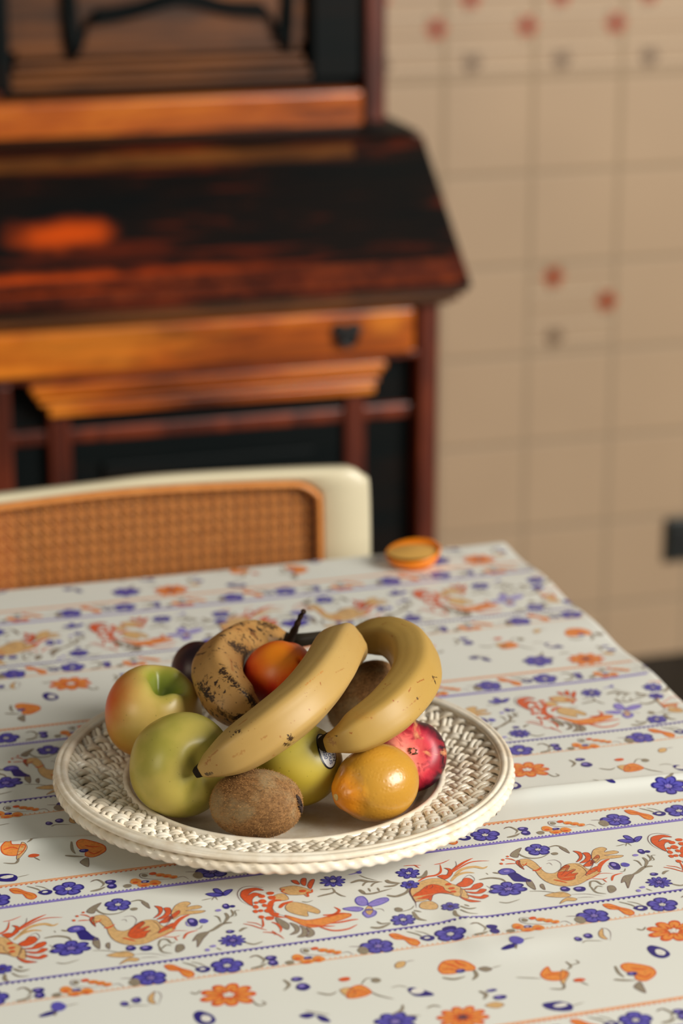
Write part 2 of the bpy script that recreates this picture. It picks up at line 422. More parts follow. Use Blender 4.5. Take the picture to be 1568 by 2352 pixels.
    for sx in (-1, 1):
        V, F = [], []; tube(V, F, [Vector((cx+sx*.19, 1.77, .43)), Vector((cx+sx*.19, 1.765, .2)), Vector((cx+sx*.19, 1.76, 0))], [.019, .016, .012], 10)
        mesh('leg', V, F, M['white_paint'], t)
        V, F = [], []; tube(V, F, catmull([(cx+sx*.205, 2.16, .60), (cx+sx*.2, 2.155, .43), (cx+sx*.195, 2.17, .2), (cx+sx*.195, 2.20, 0)], 5), .016, 10)
        mesh('leg', V, F, M['white_paint'], t)
chair()

# ------------------------------------------------------------------ table and cloth
TX0, TX1, TY0, TY1 = -.36, .768, .50, 2.067
tb = thing('dining_table', 'table hidden beneath the flowered oilcloth', 'table', ((TX0+TX1)/2, (TY0+TY1)/2, 0))
boxes('table_top', [(TX0, TX1, TY0, TY1, .722, .7475)], M['tablewood'], tb, .004)
boxes('apron', [(TX0+.05, TX1-.05, TY0+.05, TY0+.07, .63, .722), (TX0+.05, TX1-.05, TY1-.07, TY1-.05, .63, .722), (TX0+.05, TX0+.07, TY0+.07, TY1-.07, .63, .722), (TX1-.07, TX1-.05, TY0+.07, TY1-.07, .63, .722)], M['tablewood'], tb, .002)
for x in (TX0+.06, TX1-.06):
    for y in (TY0+.06, TY1-.06): boxes('leg', [(x-.025, x+.025, y-.025, y+.025, 0, .722)], M['tablewood'], tb, .004)

CX0, CX1, CY0, CY1 = TX0-.006, .775, TY0-.006, 2.074
def ridge_y(x): return 1.542 - .044*x
def zc(x, y):
    d = y - ridge_y(x)
    z = .0042 * math.exp(-(d/(.011 if d < 0 else .0032))**2) + .0008 * math.exp(-(d/.03)**2)
    # bent crease in the near bird stripe
    dx, dy = x-.477, y-1.335; z += .0022*math.exp(-(dx/.010)**2-(dy/.03)**2)
    dx, dy = x-.50, y-1.30; z += .0016*math.exp(-(dx/.03)**2-(dy/.016)**2)
    # gentle waves along the right edge
    e = max(0, x-.70)/.075; z += .0016*e*e*math.sin(y*52) + .0006*e*math.sin(y*23+1)
    z += .0008*math.sin(x*9+1)*math.sin(y*7)
    k = math.hypot(x-.416, y-1.56)
    if k < .18: z *= min(1, max(0, (k-.12)/.06))
    ex = max(0, x-(CX1-.006))/.006; ey = max(0, y-(CY1-.006))/.006
    return .7502 + z - .004*(ex*ex+ey*ey)
PAL = {'BL': srgb(88, 82, 176), 'DB': srgb(42, 36, 122), 'LL': srgb(142, 128, 202), 'OR': srgb(214, 88, 44), 'LO': srgb(228, 140, 66), 'TN': srgb(214, 172, 116),
       'GR': srgb(142, 130, 112), 'DK': srgb(104, 60, 74), 'WH': srgb(226, 222, 214), 'PO': srgb(232, 172, 128), 'PU': srgb(104, 86, 176), 'GL': srgb(176, 166, 150)}
KEYS = list(PAL)
# ---- printed pattern, read off the photograph in enlarged views: view -> (x0, y0, scale)
VIEW = {1: (0, 1980), 2: (400, 1980), 3: (800, 1940), 4: (1168, 1780), 5: (1168, 2080)}
SC = 400/1568
def pt(v, x, y):
    a = at(VIEW[v][0] + x*SC, VIEW[v][1] + y*SC, .7505); return (a.x, a.y)
MM = 7.4e-5                 # metres per enlarged pixel across
shapes = []                 # (kind-of-set, layer, key, closed outline)
def outline_strip(pts, wds, key, layer, st):
    P = catmull([(p[0], p[1], 0) for p in pts], 6); n = len(P)
    L, Rr = [], []
    for i, p in enumerate(P):
        t = (P[min(i+1, n-1)] - P[max(i-1, 0)]).normalized() if n > 1 else Vector((1, 0, 0)); nn = Vector((-t.y, t.x, 0))
        f = i/(n-1); w_ = wds(f)
        L.append(p + nn*w_/2); Rr.append(p - nn*w_/2)
    shapes.append((st, layer, key, ('strip', L, Rr)))
def fillp(pts, key, layer, st): shapes.append((st, layer, key, ('fill', pts)))
def author(v, st, text):
    for ln in text.strip().splitlines():
        ln = ln.strip()
        if not ln: continue
        a = ln.split(); k = a[0]; key = a[1]
        if k == 'P':
            pts = [pt(v, *map(float, q.split(','))) for q in a[2:]]
            P = catmull([(x, y, 0) for x, y in pts], 4, True)
            fillp([(p.x, p.y) for p in P], key, 2, st)
            e = {'TN': 'DK', 'OR': 'DK', 'LO': 'OR', 'GR': 'DK', 'BL': 'DB', 'DB': 'DB', 'LL': 'BL'}.get(key)
            if e: outline_strip([(p.x, p.y) for p in P[::2]] + [(P[0].x, P[0].y)], lambda f: .00034 if key in('TN', 'OR', 'GR') else .0008, e, 3, st)
        elif k in 'SD':
            w_ = float(a[2])*MM*1.25; pts = [pt(v, *map(float, q.split(','))) for q in a[3:]]
            fn = (lambda f, w_=w_: w_*(.25+.75*math.sin(math.pi*min(1, f*1.0+.06))**.8 if f < .95 else .18)) if k == 'S' else (lambda f, w_=w_: w_*(1.15*math.sin(math.pi*min(1, f*.75+.08))+.08 if f < .97 else .15))
            outline_strip(pts, fn, key, 4 if w_ > 12*MM else 5, st)
        elif k == 'O':
            cx, cy, rx, ry = map(float, a[2:6]); x, y = pt(v, cx, cy); x2, y2 = pt(v, cx, cy-ry); ry_ = abs(y2-y)*1.05
            ph = random.random()*6
            fillp([(x + rx*MM*(1+.07*math.sin(3*t+ph))*math.cos(t), y + ry_*(1+.07*math.cos(2*t+ph))*math.sin(t)) for t in [2*math.pi*i/18 for i in range(18)]], key, 6, st)
            if key in ('DB', 'LO') and rx > 30:
                hk = {'DB': 'LL', 'LO': 'OR'}[key]
                x0 = x - rx*MM*.15
                fillp([(x0 + rx*MM*.5*math.cos(t), y + ry_*(.25 if key == 'DB' else -.35) + ry_*.35*math.sin(t)) for t in [2*math.pi*i/12 for i in range(12)]], hk, 7, st)
        elif k == 'F':          # F key edge centre cx cy R n
            key, edge, cen = a[1].split('/'); cx, cy, Rr, n = float(a[2]), float(a[3]), float(a[4]), int(a[5])
            sq = float(a[6]) if len(a) > 6 else 1.0; x, y = pt(v, cx, cy); r_ = Rr*MM; ph = cx*.37
            for i in range(n):
                an = ph + 2*math.pi*i/n; pr = r_*(.92+.16*random.random()); wd = r_*{5: .43, 6: .36, 7: .31, 8: .27}.get(n, 2.0/n)
                ux, uy = math.cos(an), math.sin(an); q = []
                for t in [2*math.pi*j/14 for j in range(14)]:
                    a_ = pr*.58 + pr*.43*math.cos(t); b_ = wd*math.sin(t)*(1+.25*math.cos(t))
                    q.append((x + a_*ux - b_*uy, y + sq*(a_*uy + b_*ux)))
                fillp([(x+(p[0]-x)*1.06+.0002*ux, y+(p[1]-y)*1.06) for p in q], edge, 3, st)
                m = (x+pr*.56*ux, y+pr*.56*uy*sq)
                fillp([(m[0]+(p[0]-m[0])*.80, m[1]+(p[1]-m[1])*.80) for p in q], key, 5, st)
                outline_strip([(x+pr*.28*ux, y+pr*.28*uy*sq), (x+pr*.62*ux, y+pr*.62*uy*sq)], lambda f: .0011*(1-f)*r_/.009+.0003, edge, 7, st)
            fillp([(x+r_*.2*math.cos(t)*(1+.2*math.cos(5*t)), y+sq*r_*.2*math.sin(t)*(1+.2*math.cos(5*t))) for t in [2*math.pi*j/20 for j in range(20)]], cen, 8, st)
            for j in range(5):
                t = j*1.26+ph; fillp([(x+r_*.11*math.cos(t)+.0004*math.cos(s), y+sq*(r_*.11*math.sin(t))+.0004*math.sin(s)) for s in (0, 1.2, 2.5, 3.8, 5)], 'DK', 9, st)
author(4, 'full', '''
P TN 85,775 120,757 180,757 240,790 285,835 330,875 390,885 440,868 500,815 560,795 640,800 700,840 760,850 830,865 770,910 700,950 620,988 520,1000 420,990 330,955 270,905 240,865 200,840 150,810 120,835 95,820
P OR 64,790 78,768 100,775 104,800 140,850 95,822
S OR 20 215,858 255,858 296,830
S OR 12 120,805 145,812 165,788
S OR 14 -30,752 20,758 66,775
S OR 14 -28,802 20,798 70,798
O OR -52,765 12 7
O OR -66,800 14 8
O OR -10,735 12 6
P OR 440,885 480,830 520,808 548,822 522,868 575,848 602,852 562,885 622,880 600,905 592,935 520,950 450,930
S DK 3 470,905 510,860 530,825
S DK 3 500,915 550,880 590,862
S OR 20 405,942 470,955 528,970
P OR 578,682 640,690 664,720 652,760 608,782 636,742 616,705
P OR 664,700 716,698 742,735 722,772 680,788 640,790 682,760 692,730
P OR 670,815 738,765 770,775 742,815 700,822
P TN 745,735 757,680 800,653 850,648 882,665 860,690 940,678 988,690 960,706 860,722 1022,720 1000,740 900,752 830,762 790,792 760,772
P OR 756,755 800,718 818,740 782,780 738,800
S OR 34 810,872 822,815 860,775 908,755
P OR 715,862 790,820 802,850 750,882 695,905
S OR 10 700,945 760,920 830,885 945,885
S OR 18 930,950 945,905 1025,880
S OR 10 755,932 850,935 890,920
S OR 10 850,938 885,965
S DK 4 600,800 660,830 700,880 640,930
S DK 4 730,850 760,800 740,760
F BL/DB/WH 262 672 118 5
P GR 15,730 40,690 112,655 90,705 80,742
S GR 16 95,665 92,710 180,747 290,742 372,700
S GR 18 360,650 430,635 500,660 548,698
P GR 455,650 510,658 548,702 500,682
O GR 415,708 32 13
S DK 4 350,772 420,765 470,800 462,860
S DK 4 340,800 370,792 395,815
P GR 160,948 190,940 225,980 240,1032 172,992
P GR 285,985 310,983 328,1032 290,1012
S GR 8 190,1045 300,1045 420,1058 520,1062
P TN 320,1085 400,1060 480,1050 552,1075 540,1095 430,1100
P TN 460,1158 490,1120 540,1100 612,1112 590,1132 520,1132
O DB 510,1025,0 0 0
O DB 508 1026 44 22
O DB 640 1026 55 25
S GR 18 735,1005 738,960 790,955 840,985 868,970
S GR 14 775,1030 800,1000 850,1005
S GR 16 740,1005 790,1055 880,1068
P GR 890,1000 940,995 968,1030 930,1058 900,1048
S DK 4 560,1075 700,1070 860,1090
S DK 4 620,1105 700,1098 780,1100
O DB 958 815 44 38
O BL 1048 806 40 19
S LL 12 898,808 925,842 1000,850
S GR 8 1050,840 1040,865 1000,870
'''.replace('O DB 510,1025,0 0 0\n', '').replace('O OR -52,765 12 7', 'O OR -52 765 14 8').replace('O OR -66,800 14 8', 'O OR -66 800 15 9').replace('O OR -10,735 12 6', 'O OR -10 735 13 7').replace('O GR 415,708 32 13', 'O GR 415 708 32 13'))
author(2, 'full', '''
P OR 595,300 610,260 660,240 740,232 806,255 730,256 685,278 665,300 720,276 792,296 730,310 702,345 706,396 650,365 612,330
S DK 5 800,232 680,218 600,238 570,290 605,352 700,402
O OR 790 310 30 15
O OR 865 282 34 15
O OR 880 322 34 18
O OR 795 355 36 18
O OR 738 368 20 12
O OR 735 405 24 17
O OR 815 392 24 14
O OR 733 446 22 16
O OR 780 440 22 13
O OR 842 440 28 18
O OR 785 496 25 15
O OR 860 506 40 18
O OR 912 472 32 16
P TN 950,240 1000,222 1080,213 1180,235 1242,268 1180,292 1060,297 1000,282
P TN 900,300 985,285 1030,335 960,350 905,340
P TN 1000,400 1050,362 1150,370 1250,402 1312,440 1290,466 1200,446 1205,488 1100,472 1020,440
S OR 42 965,345 885,355 862,420 905,482 1010,500
S OR 34 950,415 985,378 1070,352
S DK 4 900,380 885,420 940,470 1060,500
P LO 1000,478 1100,505 1200,522 1330,502 1440,472 1570,462 1580,490 1440,540 1300,580 1200,582 1100,540 1020,502
S OR 26 1340,478 1440,470 1485,435 1440,405
S OR 28 1380,495 1460,470 1545,458
S OR 22 1400,552 1500,540 1600,520 1660,515
S OR 22 1310,582 1430,615 1560,602 1650,560
S OR 24 1180,560 1300,575 1450,575
P OR 1053,165 1102,165 1128,202 1080,190
P OR 1138,190 1150,148 1187,150 1180,212
P OR 1198,212 1230,160 1264,160 1242,220 1226,242
S OR 18 1240,245 1238,272 1200,275 1205,312 1165,290
O OR 1155 262 34 12
S OR 12 948,242 992,250 968,266 1022,288
S OR 14 795,510 802,570 785,592
S OR 12 622,555 700,570 780,597 838,612
S OR 10 655,540 740,552 790,575
S OR 20 878,540 930,560 962,600 955,632
S OR 14 798,630 880,635 940,655 992,692
S OR 12 880,618 915,642 900,655
P GR 910,500 960,515 1032,560 1026,606 980,590 930,545
P GR 1040,545 1110,568 1128,610 1100,642 1043,652 1085,620 1080,590
P GR 1130,568 1190,598 1202,640 1170,672 1110,672 1150,640 1150,600
P GR 1190,580 1250,610 1262,650 1220,674 1188,667 1216,636
P BL 283,290 340,278 440,285 430,305 360,312
P BL 352,243 390,240 422,262 440,288 400,282 368,270
P BL 430,290 470,255 522,248 500,278 460,302
S DB 8 360,305 430,300 490,270
S GR 8 340,345 365,315 395,345
S GR 10 250,345 300,335 340,325
O DB 468 400 32 24
O DB 525 400 24 12
O LL 398 436 28 10
S GR 30 520,545 440,555 350,610 250,650
P GR 165,712 215,645 312,630 262,690 210,765 205,700
S GR 26 460,458 482,500 440,560
S GR 14 362,485 400,498 422,545
S GR 16 512,430 532,470 500,500
S GR 8 590,435 548,440 560,480 530,490
F BL/DB/LL 525 705 112 11
O DB 505 626 38 15
S GR 24 590,625 620,600 660,590
O LL 350 756 28 10
O LL 300 790 22 12
S GR 18 640,722 720,738 800,712
S GR 10 380,770 430,792
F BL/DB/WH 1430 172 112 10
S GR 22 1293,312 1340,300 1440,272 1422,232
S GR 16 1313,246 1380,245 1425,236
S GR 16 1450,270 1500,300 1548,312
S GR 10 1150,355 1200,362 1250,345
''')
author(3, 'full', '''
S LL 14 0,270 70,255 120,222
O BL 95 250 24 12
S GR 34 22,345 100,322 180,332 305,335
S GR 16 130,372 150,345 190,335
S GR 16 205,378 230,350 280,338
S GR 8 100,275 160,300 260,325
S GR 24 95,410 145,442 220,440 300,420 392,396
S GR 26 100,405 130,425 150,445
S GR 14 180,392 200,425
S GR 14 262,388 280,420
S GR 38 340,318 375,340 470,348
S GR 26 322,378 400,372 455,350
S GR 30 348,455 430,466 520,432 545,385
F BL/DB/WH 540 258 105 8
F BL/DB/DB 552 362 80 6
S OR 10 498,192 570,187 655,186
S OR 10 590,182 640,212
S GR 36 612,300 680,285 705,232
S OR 22 628,332 700,292 790,275 832,240 825,178
S OR 10 772,180 840,167 912,135
P OR 800,285 845,272 885,270 898,232 862,212 915,218 937,258 900,300 865,314 830,300
S OR 26 900,272 960,215 1040,160 1120,122
S OR 14 935,252 1060,175 1150,150 1268,146
S TN 34 955,285 1020,225 1130,200 1210,213 1252,195
S TN 30 925,330 975,278 1060,252 1135,256
S DK 4 965,150 970,190 930,225
P TN 560,405 620,350 720,310 840,308 920,350 1000,378 1022,430 990,470 900,445 800,440 745,468 700,500 600,512 568,455
P OR 580,462 640,420 700,375 765,358 850,380 870,410 945,450 830,440 762,458 745,505 700,488 640,500 602,518
O OR 900 358 30 10
O OR 930 395 30 10
O OR 945 425 28 10
S DK 4 690,400 710,385 700,370
S DK 4 730,400 760,380 750,362
P OR 968,366 1020,330 1040,303 1092,303 1124,330 1100,362 1040,382
P OR 1018,402 1100,390 1130,360 1192,343 1212,365 1170,396 1100,407
P OR 1048,421 1150,425 1190,398 1242,405 1200,436 1120,441
P OR 1058,450 1180,466 1220,448 1262,460 1210,486 1120,476
P TN 1008,395 1052,415 1082,480 1020,474
P OR 1000,468 1060,488 1130,500 1192,510 1100,518 1030,492
S DK 4 1040,300 1090,275 1135,310 1110,360
S DK 4 1240,370 1282,400 1250,435
P TN 640,562 660,520 740,510 802,545 790,582 700,582
S OR 10 700,548 735,536 756,552 718,562
S DK 7 575,368 550,430 600,512 612,572
F BL/DB/DB 915 568 80 6
S GR 24 1008,562 1080,584 1152,568
S GR 16 1008,598 1080,627 1168,625
S GR 28 955,608 968,650 1016,672
S GR 22 1045,545 1090,560
F BL/DB/WH 492 675 112 8
S GR 30 200,742 285,746 380,708
S GR 20 258,690 300,710 385,700
O GR 452 585 36 20
S GR 10 480,602 560,580 592,548
S GR 30 582,602 625,662 706,682
S GR 18 588,590 660,606
P LL 62,510 80,474 132,468 172,510 160,546 100,546
P LL -50,575 60,560 132,575 90,600 0,592
P LL 178,532 260,490 340,478 358,505 280,542 200,556
P LL 128,612 180,580 248,600 236,636 180,656 150,642
P TN 148,592 190,548 222,590 190,632
S DK 4 240,580 300,580 325,602
P BL 1350,245 1390,218 1462,218 1502,250 1440,267 1380,267
P DB 1440,265 1500,252 1568,290 1640,328 1530,330 1490,322 1460,290
O LL 1425 240 30 10
S GR 20 1300,250 1362,262
S GR 24 1178,316 1280,300 1375,310 1420,338
F BL/DB/LL 1440 400 165 7 .8
S GR 12 1358,516 1440,522 1545,490
S GR 6 1240,255 1260,272
''')
author(1, 'full', '''
O BL 525 1300 62 40
P DB 358,1382 430,1350 490,1340 512,1355 460,1376 380,1392
S GR 8 590,1300 640,1285 710,1272
S GR 16 500,1350 495,1385
O DB 1122 1275 34 21
O DB 1230 1242 40 26
S GR 10 1150,1312 1200,1290 1350,1290
P TN 1333,1242 1345,1200 1392,1168 1380,1230 1402,1272 1360,1268
S DK 4 1370,1163 1430,1170 1452,1212 1420,1292
''')
author(2, 'full', '''
F LO/OR/WH 490 1192 228 9 .85
S GR 16 148,1170 200,1182 238,1150
S GR 16 698,1240 760,1284 822,1270 790,1243
P DB 178,1372 225,1338 330,1370 368,1420 330,1452 270,1460 208,1432
O WH 285 1405 42 30
O DB 1105 1050 52 20
O DB 1160 1118 60 32
S GR 24 985,1055 1035,1100 988,1152
P DB 1128,1376 1200,1354 1262,1370 1200,1397
P DB 1283,1374 1350,1384 1402,1427 1330,1422
S GR 10 1180,1330 1280,1348 1402,1368
O OR 1535 1050 50 19
S GR 18 1288,1170 1400,1187 1465,1160
''')
author(3, 'full', '''
P TN 418,1082 450,1050 512,1048 500,1090 440,1107
S DK 5 515,1055 560,1040 595,1040
P LO 813,1100 850,1050 930,1033 1040,1043 1132,1090 1122,1126 1020,1132 960,1152 860,1157 820,1132
S OR 20 860,1060 930,1080 1000,1110
S OR 20 960,1040 1000,1070 1060,1090
S OR 14 840,1120 920,1115 990,1130
O DB 1010 1132 44 16
S GR 24 848,1190 950,1204 1055,1180
S GR 28 1130,1120 1155,1170 1118,1212
P GR 1168,1112 1230,1093 1292,1115 1240,1137
S GR 8 1290,1106 1378,1084
P LO -10,1372 15,1290 110,1258 204,1312 180,1342 100,1367
P TN -80,1300 20,1280 60,1330 -5,1362
S OR 14 0,1330 80,1310 170,1320
S OR 10 40,1350 110,1340 190,1318
O GR 250 1215 40 21
S GR 10 118,1252 160,1202 225,1195
S GR 14 208,1320 280,1352 412,1382
P DB 538,1300 580,1280 700,1310 766,1342 700,1353 600,1350
O WH 620 1312 58 24
S GR 8 388,1282 460,1264 540,1280
O DB 1290 1305 48 12
O DB 1365 1367 58 21
S GR 28 1178,1310 1240,1342 1218,1384
P TN 1228,1440 1320,1408 1402,1430 1340,1462
F BL/DB/LL 420 1585 165 7 .9
S GR 24 400,1520 480,1480 490,1430
S GR 16 520,1530 650,1530
F LO/OR/DK 1030 1545 215 10 .85
S GR 18 708,1462 770,1440 835,1452
''')
author(5, 'full', '''
P LO 288,612 350,545 388,590 520,590 482,660 350,662
P TN 478,570 545,602 520,662 490,704 468,660
S OR 14 320,630 400,610 470,620
S GR 10 70,640 200,645 292,650
S GR 18 515,500 562,540 530,572
S GR 12 560,530 632,510 600,484
S GR 20 500,690 488,742 368,740
O OR 635 665 52 16
S GR 12 650,680 722,712
P LO 1010,545 1050,515 1140,520 1280,550 1322,610 1240,672 1150,660 1130,610 1060,590
S OR 16 1100,560 1180,570 1260,560
S OR 16 1150,610 1230,640 1290,600
O DB 1112 610 44 18
S GR 22 958,540 990,600 1042,642
S GR 24 948,660 1030,667 1142,670
P GR 1128,720 1180,680 1216,730 1232,782 1150,747
P DB 308,880 370,865 470,857 562,885 562,932 450,937 350,917
O WH 470 890 62 18
S GR 8 570,895 682,864
''')
author(1, 'half', '''
F BL/DB/WH 615 240 138 5 .95
S GR 18 820,175 880,160 935,195 905,228
S GR 28 818,262 890,248 950,222
S DK 4 815,180 850,160 900,170
O DB 995 180 50 20
O DB 1010 218 44 23
O GR 1150 216 37 17
O LO 1222 176 52 25
O LO 1395 187 54 23
O LO 1300 207 62 18
O DB 1305 178 38 12
O WH 1300 178 18 6
S DK 5 1340,100 1265,105 1262,135 1320,152 1450,156 1600,150
O GR 1300 122 26 14
O OR 1375 105 34 12
O LO 1440 117 42 15
O LO 1503 126 42 16
O LO 1562 136 38 14
S DK 5 1600,140 1650,130 1700,155
P LO 88,240 150,233 230,262 305,282 328,310 290,332 240,318 205,283 130,277
S OR 14 100,250 180,262 300,300
S GR 14 245,215 330,238 372,262
S GR 8 320,212 390,225 450,252
P DB 345,270 400,250 462,255 457,280 400,291
O WH 405 268 26 7
F BL/DB/LL 1913 85 138 5 .95
O GR 1783 120 46 30
S DK 6 1668,90 1755,90 1785,112
''')
PER = .2955; VP = .2685; B0 = 1.314
bshift = (Vector(pt(2, 475, 930)) - Vector(pt(1, 615, 240)))
def cloth():
    V, F, MI = [], [], []
    # white ground
    xs = []; x = CX0
    while x < CX1-.006: xs.append(x); x += (.008 if x < .69 else .004)
    xs += [CX1-.006, CX1-.004, CX1-.002, CX1-.0008]
    ys = []; y = CY0
    while y < CY1-.006:
        ys.append(y); d = abs(y-1.526)
        y += .0012 if d < .026 else (.003 if d < .05 or (1.27 < y < 1.38) else .008)
    ys += [CY1-.006, CY1-.004, CY1-.002, CY1-.0008]
    nx, ny = len(xs), len(ys)
    for y in ys:
        for x in xs: V.append((x, y, zc(x, y)))
    for j in range(ny-1):
        for i in range(nx-1):
            a = j*nx+i; F.append((a, a+1, a+nx+1, a+nx)); MI.append(0)
    # hanging sides with shallow folds
    def skirt(idx, ox, oy):
        prev = idx; N = 12
        for k in range(1, N+1):
            cur = []; dz = .24*k/N
            for q, ii in enumerate(idx):
                x, y, z = V[ii]; s = (x + y); wv = .006*math.sin(s*28)*k/N
                cur.append(len(V)); V.append((x + ox*(.001+.004*min(1, k)+wv+.006*k/N), y + oy*(.001+.004*min(1, k)+wv+.006*k/N), z - .003 - dz))
            for q in range(len(idx)-1): F.append((prev[q], prev[q+1], cur[q+1], cur[q])); MI.append(0)
            prev = cur
    skirt([j*nx+nx-1 for j in range(ny)], 1, 0); skirt([(ny-1)*nx+i for i in range(nx)][::-1], 0, 1)
    skirt([j*nx for j in range(ny)][::-1], -1, 0); skirt([i for i in range(nx)], 0, -1)
    LZ = 3.2e-5; base = .00008
    def ok(x, y): return CX0 < x < CX1-.001 and CY0 < y < CY1-.001
    def clampx(x): return min(CX1-.0012, max(CX0+.001, x))
    def clampy(y): return min(CY1-.0012, max(CY0+.001, y))
    def emit(sh, layer, key, dx, dy):
        mi = 1 + KEYS.index(key); lz = base + LZ*layer
        if sh[0] == 'fill':
            P = [(p[0]+dx, p[1]+dy) for p in sh[1]]
            if not any(ok(*p) for p in P): return
            P = [(clampx(a), clampy(b)) for a, b in P]
            if len(set(P)) < 5: return
            shape_fill(V, F, MI, P, zc, lz, mi)
        else:
            L, Rr = sh[1], sh[2]; b = len(V); n = len(L)
            if not all(ok(p.x+dx, p.y+dy) for p in L[::3]): return
            for p, q in zip(L, Rr):
                for a in (p, q):
                    x, y = clampx(a.x+dx), clampy(a.y+dy); V.append((x, y, zc(x, y)+lz))
            for i in range(n-1): F.append((b+2*i, b+2*i+1, b+2*i+3, b+2*i+2)); MI.append(mi)
    for band in range(-3, 4):
        for st, layer, key, sh in shapes:
            if st == 'full':
                for k in range(-3, 4): emit(sh, layer, key, k*PER, band*VP)
            else:
                for k in range(-7, 7):
                    emit(sh, layer, key, k*PER/2, band*VP); emit(sh, layer, key, bshift.x + k*PER/2, bshift.y + band*VP)
        # running lines with little combs
        y0 = B0 + band*VP
        def run(y, wd, key, layer):
            if y < CY0+.004 or y > CY1-.004: return
            n = 150; b = len(V); mi = 1+KEYS.index(key)
            for i in range(n+1):
                x = CX0+.001+(CX1-CX0-.003)*i/n; x = clampx(x)
                for s in (-.5, .5): V.append((x, clampy(y+wd*s), zc(x, clampy(y+wd*s))+base+LZ*layer))
            for i in range(n): F.append((b+2*i, b+2*i+2, b+2*i+3, b+2*i+1)); MI.append(mi)
        def comb(y, h, wd, step, key, lean):
            x = CX0+.004
            while x < CX1-.004:
                shape_q = [(x, y), (x+wd, y), (x+wd+lean*.5, y+h*.6), (x+lean+wd*.3, y+h), (x+lean*.6, y+h*.7)]
                if all(ok(*p) for p in shape_q): shape_fill(V, F, MI, shape_q, zc, base+LZ*2, 1+KEYS.index(key))
                x += step
        run(y0+.161, .0028, 'PO', 1); run(y0+.1622, .0006, 'LO', 2); comb(y0+.1598, -.0016, .0014, .0034, 'OR', -.0008)
        run(y0+.1295, .0026, 'LL', 1); run(y0+.1283, .0009, 'PU', 2); comb(y0+.1306, .0017, .0012, .0026, 'PU', .0008)
        run(y0+.0275, .0017, 'PU', 1); comb(y0+.0268, -.0022, .0018, .0037, 'DB', -.0003)
        run(y0, .0011, 'PO', 1); comb(y0+.0010, .0015, .0010, .0034, 'PO', .0005)
    nt = NT('white_oilcloth'); c = nt.mix(nt.noise(14, det=2), srgb(219, 219, 212), srgb(215, 215, 206))
    mats = [nt.fin(c, .34, .45, .12, .2)]
    for k in KEYS:
        n2 = NT('print_'+k.lower()); col = PAL[k]; c2 = tuple(v*.84 for v in col[:3])+(1,)
        cc = n2.mix(n2.mask(n2.noise(420, det=3), .42, .62), col, c2)
        mats.append(n2.fin(cc, .36, .45, .1, .2))
    o = mesh('tablecloth', V, F, mats, mi=MI)
    tag(o, 'white oilcloth printed with orange birds and blue flowers covering the table', 'tablecloth')
cloth()

